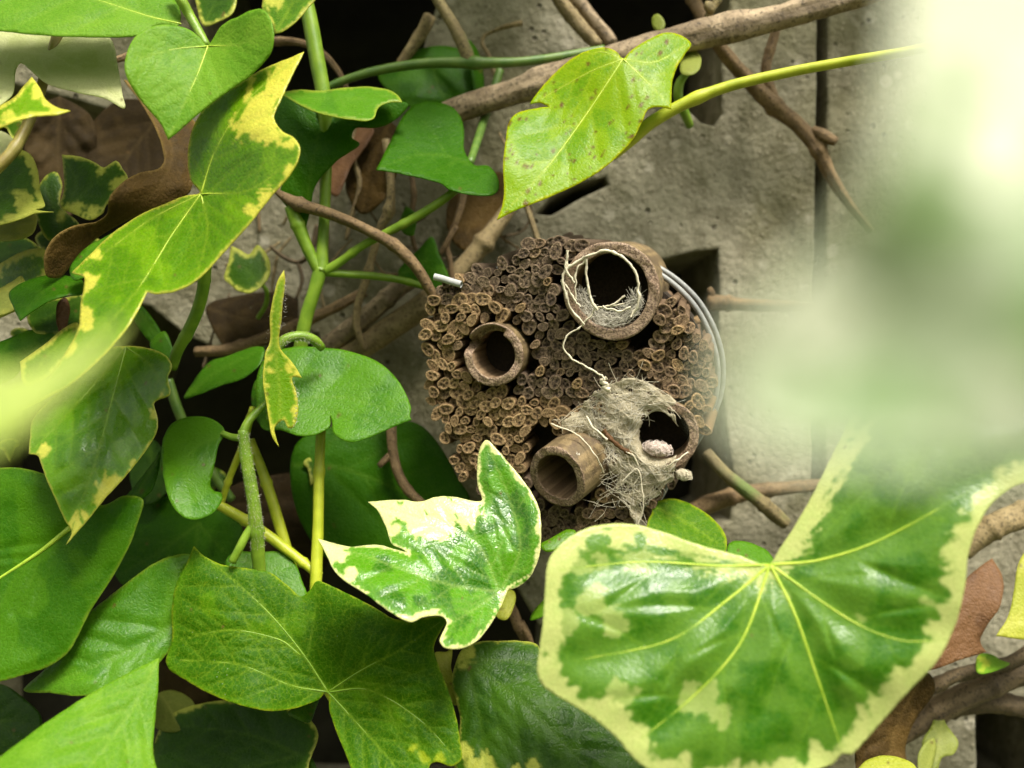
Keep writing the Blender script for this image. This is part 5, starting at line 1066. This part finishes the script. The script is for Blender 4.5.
L('ivy_leaf', 'white edged three lobed ivy leaf in front of the stems', [(508, 590, 's'), (520, 586), (532, 574), (540, 552), (541, 525), (538, 505), (526, 484), (508, 462), (494, 446), (486, 440), (480, 448), (477, 470), (478, 486), (482, 500), (472, 501), (454, 497), (436, 497), (420, 502), (404, 500), (368, 502, 's'), (378, 511), (386, 528), (392, 544), (402, 549), (408, 553, 's'), (396, 550), (376, 545), (352, 547), (336, 544), (318, 539, 's'), (326, 554), (334, 570), (346, 582), (366, 594), (390, 612), (410, 622), (424, 617), (440, 616), (447, 622), (440, 640), (446, 648), (462, 648), (478, 640), (492, 622), (502, 604)],
  [[(500, 592), (478, 545), (440, 525), (372, 503)], [(500, 592), (520, 550), (510, 500), (487, 445)], [(500, 592), (450, 585), (390, 565), (322, 541)], [(500, 592), (470, 612), (440, 630)]],
  [(500, 592, 306), (487, 443, 324), (368, 502, 318), (318, 539, 304), (541, 530, 308), (450, 648, 280), (400, 600, 286), (440, 530, 310), (480, 560, 308), (515, 510, 316)], 'ivy_white', pale=.1, pw=20, sp=2.2, lat=5, vw=1.3, vs=.55, puff=1.6, pufw=11, lgap=2.5, ripple=1.0, ew=3.2, ea=7, blobs=((382, 510, 16), (410, 508, 15), (334, 550, 15), (440, 508, 16), (420, 528, 12), (350, 575, 8), (468, 510, 13), (440, 530, 9), (395, 530, 8)), greens=((500, 478, 14), (505, 495, 14), (515, 515, 12), (490, 460, 7), (360, 556, 9), (385, 560, 9), (522, 540, 8)), vr=.6)  # cream blobs on the left lobes: white patches plus painted-in sky reflection
L('ivy_leaf', 'big quilted heart shaped ivy leaf with a cream border at the lower right', [(766, 566, 's'), (740, 556), (700, 545), (660, 531), (630, 524), (600, 525), (578, 532), (560, 545), (548, 562), (545, 590), (543, 620), (539, 650), (537, 672), (543, 686), (560, 698), (590, 716), (616, 738), (640, 764), (680, 785), (740, 782), (800, 775), (832, 764), (842, 754), (852, 754), (876, 728), (906, 694), (936, 662), (954, 628), (964, 590), (968, 555), (976, 530), (990, 506), (1012, 488), (1040, 478), (1060, 460), (1060, 400), (1000, 388), (940, 384), (890, 388), (856, 412), (838, 444), (816, 488), (796, 524), (780, 548), (772, 562)],
  [[(770, 565), (794, 612), (818, 680), (842, 750)], [(770, 565), (730, 598), (670, 640), (580, 660)], [(770, 565), (820, 560), (880, 540), (990, 480)], [(770, 565), (720, 566), (640, 562), (560, 570)], [(770, 565), (742, 640), (700, 690), (640, 740)], [(770, 565), (850, 620), (900, 640), (945, 640)]],
  [(770, 565, 258), (842, 752, 243), (540, 670, 250), (560, 545, 259), (640, 525, 266), (990, 500, 246), (870, 392, 268), (960, 590, 243), (690, 640, 251), (830, 620, 249), (640, 764, 243), (906, 694, 242), (1040, 470, 248)], 'ivy_big', erise=55.0, bstr=.5, psoft=.25, pale=.06, pw=26, sp=2.5, lat=2, lgap=6.0, vw=2.2, vs=.6, puff=2.6, pufw=24, ripple=1.5, rw=60, ew=19, ea=21, blobs=((590, 600, 16), (580, 570, 10), (565, 620, 12), (615, 625, 14), (600, 560, 8), (620, 690, 12), (700, 700, 18), (720, 715, 14), (640, 560, 12), (690, 552, 10), (740, 560, 8), (820, 500, 12), (835, 470, 12), (810, 520, 9), (795, 540, 7), (930, 600, 6), (785, 596, 4), (860, 617, 4), (1000, 480, 12)), greens=((600, 545, 10), (575, 655, 12), (640, 540, 6)), veins='vein_pale', vr=1.7, curl=0.0, thick=.3, efield=3.0)
# right edge
L('ivy_leaf', 'yellow leaf cut off by the right edge of the wall view', [(996, 636, 's'), (1008, 616), (1014, 590), (1018, 565), (1030, 548), (1060, 545), (1080, 600), (1070, 640), (1030, 640)], [[(1000, 634), (1030, 600), (1060, 560)]], [(996, 636, 352), (1030, 548, 366), (1070, 640, 350)], 'yellow', pale=-.1, lat=4)
L('ivy_leaf', 'tiny bright green unfolding leaf under the reddish brown leaf', [(976, 660), (980, 654), (992, 655), (1000, 660), (1010, 664), (998, 670), (984, 674), (977, 672)], [], [(976, 660, 362), (1010, 664, 366), (984, 674, 356)], 'soft_light', pale=.3, blobs=((982, 664, 6),))
L('ivy_leaf', 'dull olive lobed young leaf at the bottom right', [(922, 742), (930, 728), (936, 716), (942, 712), (946, 724), (952, 732), (958, 742), (954, 754), (942, 758), (936, 775), (926, 770)], [[(936, 760), (940, 738), (942, 716)]], [(922, 742, 372), (942, 712, 380), (958, 742, 370), (930, 775, 364)], 'olive', pale=-.2, lat=2)
L('ivy_leaf', 'pale olive oval leaf beside the lobed young one', [(918, 775), (918, 756), (924, 744), (934, 738), (936, 750), (932, 770), (930, 790), (920, 790)], [[(934, 742), (924, 785)]], [(918, 756, 364), (934, 738, 370), (926, 790, 358)], 'olive', pale=.6, lat=0)
L('ivy_leaf', 'yellow leaf at the bottom edge under the point of the big leaf', [(850, 790), (862, 764), (880, 756), (900, 758), (915, 766), (920, 790)], [[(852, 786), (885, 768), (916, 784)]], [(850, 790, 326), (885, 756, 336), (920, 790, 322)], 'yellow', pale=-.2, lat=2)
# upper left front
L('soft_leaf', 'large light green leaf along the top left edge', [(-80, 20), (-40, 29), (0, 31), (40, 35), (80, 37), (120, 37), (140, 35), (152, 27), (168, 25), (178, 26), (181, 16), (176, 2), (160, -10), (100, -24), (0, -28), (-80, -24)], [[(181, 24), (150, 17), (97, 0), (20, -22), (-60, -36)]], [(181, 24, 304), (0, 32, 292), (120, 37, 297), (60, -55, 318), (-80, 0, 296), (97, 0, 304)], 'soft_light', pale=-.2, lat=5, vw=1.6, vs=.6, puff=1.0, ripple=.8, veins='vein_pale', vr=1.0)
L('soft_leaf', 'light green heart shaped leaf pointing down at the top left', [(207, 46), (200, 38), (188, 29), (170, 25), (152, 27), (136, 36), (127, 52), (125, 70), (130, 84), (142, 102), (156, 118), (163, 128), (168, 140, 's'), (180, 130), (196, 116), (224, 94), (250, 76), (264, 62), (272, 50), (274, 34), (270, 18), (262, 9), (250, 11), (238, 17), (230, 20), (220, 28), (214, 38)],
  [[(208, 46), (196, 78), (168, 139)], [(208, 46), (240, 44), (268, 28)], [(208, 46), (170, 50), (132, 62)]], [(207, 46, 301), (168, 140, 288), (127, 60, 288), (272, 30, 292), (196, 78, 295)], 'soft_light', pale=.1, lat=4, vw=1.3, vs=.65, puff=.5, fold=.08, veins='vein_pale', vr=.7, petiole=[(207, 46, 302, 4), (200, 34, 303, 4.6), (190, 16, 304, 5), (180, -2, 302, 5.4), (172, -16, 304, 5.4)])
L('ivy_leaf', 'small folded variegated ivy leaf on a brown stalk at the left edge', [(-30, 122), (0, 106), (14, 98), (24, 86), (32, 77, 's'), (40, 88), (46, 100), (58, 108), (70, 111, 's'), (56, 115), (38, 116), (20, 120), (0, 128), (-30, 140)], [[(-25, 128), (10, 112), (30, 84)], [(-25, 128), (20, 115), (66, 111)]], [(-30, 130, 286), (32, 77, 296), (70, 111, 278), (0, 128, 272)], 'ivy_bright', pale=.9, lat=2, ew=4, ea=4, blobs=((58, 110, 9), (36, 92, 8), (8, 118, 9)))
S('leaf_stalk', 'greenish brown stalk slanting through the left of the small folded ivy leaf', 'stalk', [(62, 20, 322, 4.6), (54, 46, 320, 4.8), (46, 72, 318, 4.8), (38, 98, 315, 5), (26, 128, 312, 5.2), (12, 152, 308, 5.6), (-8, 172, 305, 6), (-30, 188, 303, 6)], 'petiole_brown', rough=.06, seed=56)
L('soft_leaf', 'matte light green leaf rising from the bottom left corner', [(-60, 800), (-10, 764), (20, 742), (50, 720), (90, 694), (130, 672), (159, 658, 's'), (158, 690), (155, 720), (153, 750), (154, 800)], [[(159, 660), (125, 720), (80, 780)]], [(159, 658, 292), (0, 758, 262), (155, 780, 270), (60, 800, 254)], 'soft_light', pale=-.3, lat=4, vw=1.6, vs=.4, puff=.9, ripple=.6)
# out of focus leaves close to the lens
L('ivy_leaf', 'blurred lime leaf tip close to the lens at the left edge', [(-160, 300), (-60, 345), (0, 372), (50, 362), (90, 342), (128, 318, 's'), (104, 356), (60, 400), (20, 436), (-40, 470), (-160, 500)], [[(-160, 400), (0, 405), (120, 325)]], [(-160, 400, 66), (128, 318, 84), (-20, 460, 68), (0, 372, 75)], 'near_yellow', sp=8, pale=.3, lat=0, ripple=0)
L('ivy_leaf', 'blurred cream and green ivy leaf very close to the lens at the right', [(912, -160), (906, -60), (902, 20), (894, 90), (884, 150), (854, 212), (800, 264), (752, 308), (726, 360), (726, 412), (756, 444), (800, 458), (870, 462), (950, 470), (1040, 462), (1180, 440), (1260, 300), (1260, 0), (1180, -160)],
  [[(1180, 120), (1000, 260), (760, 390)], [(1180, 120), (1040, 60), (900, -20)], [(1180, 120), (1080, 300), (1000, 450)]], [(880, -100, 47), (722, 380, 38.6), (1000, 466, 35.2), (1200, 200, 42), (1000, 150, 43), (1000, -20, 57), (1100, -100, 86), (1060, 60, 60), (850, 300, 40.2), (1000, 330, 38.6)], 'near', sp=8, pale=.15, pw=70, lat=0, vs=.3, vw=6, ew=24, ea=22, blobs=((1030, -10, 120), (940, 30, 50), (800, 300, 62), (900, 90, 40), (1000, 150, 50), (1010, 400, 40)), bstr=1.0, greens=((912, 215, 56), (975, 325, 60), (1040, 190, 30), (860, 435, 36), (980, 440, 40)), ripple=.8, rw=110, puff=0, thick=.2, efield=8)
print('leaves', len(LEAVES))

# ------------------------------------------------------------------ fine hairs on the downy stems and young leaf
def hairs(name, parent_name, label_part, pts, n, ln, seed, mat):
    """Short hairs standing off a stem laid along pts (x, y, mm, radius px)."""
    c = catmull([tuple(p) for p in pts], 3.0); rg = random.Random(seed); m = MB()
    for _ in range(n):
        i = rg.randrange(1, len(c) - 1); fq = rg.random(); x, y, d, r = c[i] * (1 - fq) + c[i + 1] * fq; t = c[i + 1][:2] - c[i - 1][:2]; t = t / (np.linalg.norm(t) + 1e-9)
        sd = rg.uniform(-1, 1); nx = np.array((-t[1], t[0])) * sd; L_ = ln * rg.uniform(.5, 1.2)
        b0 = np.array((x, y)) + nx * r; e = b0 + nx / (abs(sd) + .2) * L_ * abs(sd) + t * rg.uniform(-1.6, 1.6)
        z0 = -r * math.sqrt(max(0, 1 - sd * sd)) * d / F; 
        A_ = at(b0[0], b0[1], d + z0); B_ = at(e[0], e[1], d + z0 * 1.3 - rg.uniform(0, .4))
        m.add(strand([A_, A_.lerp(B_, .5), B_], [.00006, .00005, .00002], 3))
    return m
def attach(m, owner, name='hairs'):
    o = m.build(name, M['silk_white'], owner); 
    if owner.type != 'EMPTY': o.location = (0, 0, 0)
by_label = {o.get('label'): o for o in SC.objects if o.get('label')}
attach(hairs('h', '', '', [(243, 430, 322, 5), (246, 455, 322, 6), (250, 480, 322, 6.4), (254, 505, 322, 6.6), (256, 525, 323, 7), (258, 550, 325, 7)], 520, 3.0, 1, None), by_label['hairy light green stem left of the folded young leaf'])
attach(hairs('h', '', '', [(275, 352, 326, 4.5), (284, 340, 327, 5), (300, 336, 329, 5), (314, 340, 332, 5), (322, 348, 336, 4.2)], 180, 2.6, 2, None), by_label['hairy green stalk arching over the oval soft leaf'])
yl = by_label['young folded leaf standing upright with yellow edges']
hm = hairs('h', '', '', [(284, 272, 317, 1), (284, 300, 316, 2), (281, 330, 315, 2)], 90, 3.0, 3, None)
for pl in ([(277, 282, 318, 1), (271, 318, 318, 1), (266, 350, 317, 1), (264, 380, 317, 1), (269, 420, 317, 1)], [(292, 380, 308, 1), (298, 400, 307, 1), (295, 426, 308, 1)]):
    k = hairs('h', '', '', pl, 70, 3.0, 4, None); hm.add((k.V, k.F))
attach(hm, yl)

# ------------------------------------------------------------------ more growth in the shade at the left
L('ivy_leaf', 'bright green leaf peeping between the curled brown leaf and the long ivy leaf', [(70, 268), (84, 250), (104, 238), (124, 228), (120, 244), (104, 262), (88, 276), (74, 280)], [[(122, 232), (96, 256), (74, 276)]], [(70, 268, 312), (124, 228, 316), (88, 276, 306)], 'soft', pale=-.1, lat=3)
L('ivy_leaf', 'dark cream veined leaf low under the small pale margined one', [(36, 236), (60, 224), (80, 226), (94, 234), (88, 246), (64, 252), (44, 250)], [[(92, 234), (64, 238), (40, 244)]], [(36, 236, 358), (94, 234, 352), (60, 252, 348)], 'ivy_dark', pale=-.2, ew=2, ea=4, lat=2)
L('dead_leaf', 'shrivelled brown scrap under the smooth dark curved leaf', [(58, 302), (66, 298), (70, 310), (66, 328), (60, 334), (56, 318)], [], [(58, 302, 326), (70, 310, 328), (60, 334, 322)], 'dead_red', pale=0)
L('soft_leaf', 'narrow green leaf in the dark between the lower ivy leaf and the curved stalk', [(132, 300), (146, 310), (160, 330), (170, 352), (160, 350), (144, 336), (134, 320)], [[(134, 304), (150, 326), (168, 352)]], [(132, 300, 366), (170, 352, 358), (134, 322, 362)], 'soft_dark', pale=-.2, lat=0)
L('ivy_leaf', 'shaded leaf in the dark gap right of the variegated pointed leaf', [(130, 470), (150, 440), (164, 452), (170, 480), (160, 500), (140, 504)], [[(150, 445), (152, 475), (148, 502)]], [(130, 470, 378), (170, 480, 374), (146, 504, 368)], 'ivy_dark', pale=-.4, lat=2)
L('ivy_leaf', 'dim leaf under the kidney shaped leaf and the yellow stems', [(206, 590), (220, 570), (246, 560), (262, 580), (250, 604), (222, 610)], [[(248, 564), (232, 586), (212, 606)]], [(206, 590, 362), (262, 580, 366), (226, 610, 356)], 'soft_dark', pale=-.5, lat=2)
L('ivy_leaf', 'dim olive leaf at the bottom beside the light corner leaf', [(152, 700), (170, 690), (192, 700), (196, 720), (176, 732), (154, 726)], [[(160, 694), (172, 712), (180, 730)]], [(152, 700, 366), (196, 720, 360), (156, 726, 358)], 'olive', pale=-.6, lat=2)
S('twig', 'short dry twig end in front of the dark hollow under the large top leaf', 'twig', [(92, 64, 352, 1.4), (102, 63, 352, 2.4), (116, 60, 352, 3), (132, 54, 354, 3.4), (150, 46, 358, 3.4)], 'bark_red', rough=.2, seed=61)
S('root', 'thin pale root strand in the gap above the jointed tendril', 'root', [(356, 120, 394, 2.4), (352, 150, 393, 2.6), (360, 185, 393, 2.6), (352, 215, 394, 2.4), (346, 240, 396, 2)], 'bark_pale', rough=.2, seed=62)
S('root', 'dark thin root beside the stem node against the concrete', 'root', [(270, 246, 408, 1.5), (285, 258, 407, 2), (300, 262, 406, 2.6), (312, 250, 404, 3), (318, 225, 402, 3.4)], 'bark_dark', rough=.25, seed=63, extra=([(298, 262, 406, 2), (302, 280, 406, 2), (296, 300, 407, 1.6)],))
S('root', 'slim brown root hanging right of the crumpled tan dead leaf', 'root', [(410, 168, 398, 2.6), (414, 195, 397, 3), (410, 225, 397, 2.6), (416, 250, 398, 2.2)], 'bark_red', rough=.2, seed=64)
S('twig', 'slim tan twig between the spotted leaf tip and the bundle top', 'twig', [(524, 200, 404, 2.6), (530, 216, 403, 3), (536, 234, 402, 2.8), (540, 250, 402, 2.4)], 'bark_pale', rough=.15, seed=65)

# ------------------------------------------------------------------ rootlets on the concrete, small leaves in the hollow
rg_ = random.Random(91)
for k in range(16):
    x0, y0 = rg_.uniform(215, 520), rg_.uniform(120, 330); a = rg_.uniform(0.3, 2.6); p = [(x0, y0, 412, 1.2)]; dd = 411
    for q in range(rg_.randint(3, 6)):
        a += rg_.gauss(0, .45); x0 += 20 * math.cos(a); y0 += 20 * math.sin(a); dd = min(415, max(404, dd + rg_.gauss(0, 2.5))); p.append((x0, y0, dd, rg_.uniform(.9, 1.9)))
    S('rootlet', 'thin dry rootlet clinging to the shaded concrete among the stems', 'rootlet', p, rg_.choice(['bark_red', 'bark_pale', 'bark_dark']), group='rootlets on the concrete', rough=.2, seed=200 + k, seg=7)
for k in range(12):
    x, y = [(14, 120), (50, 246), (96, 240), (22, 330), (8, 440), (150, 256), (196, 430), (214, 470), (300, 620), (318, 460), (150, 470), (140, 620)][k]
    r = rg_.uniform(16, 26); a = rg_.uniform(.9, 2.2); ca, sa = math.cos(a), math.sin(a)
    shp = [(-.1, 0), (.05, -.45), (.3, -.55), (.45, -.3), (1.1, 0), (.45, .3), (.3, .55), (.05, .45)]
    ol = [(x + r * (u * ca - v * sa), y + r * (u * sa + v * ca)) for u, v in shp]
    ol[4] = (*ol[4], 's')
    d0 = rg_.uniform(376, 396)
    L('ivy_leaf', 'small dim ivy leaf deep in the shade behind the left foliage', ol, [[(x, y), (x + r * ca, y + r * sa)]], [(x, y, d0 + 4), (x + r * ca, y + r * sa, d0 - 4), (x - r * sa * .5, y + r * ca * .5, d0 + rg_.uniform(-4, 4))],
      'ivy_dark', pale=-.2, lat=2, ew=rg_.choice([0.3, 2.0, 3.0]), ea=2.5, group='small ivy leaves in the shade')
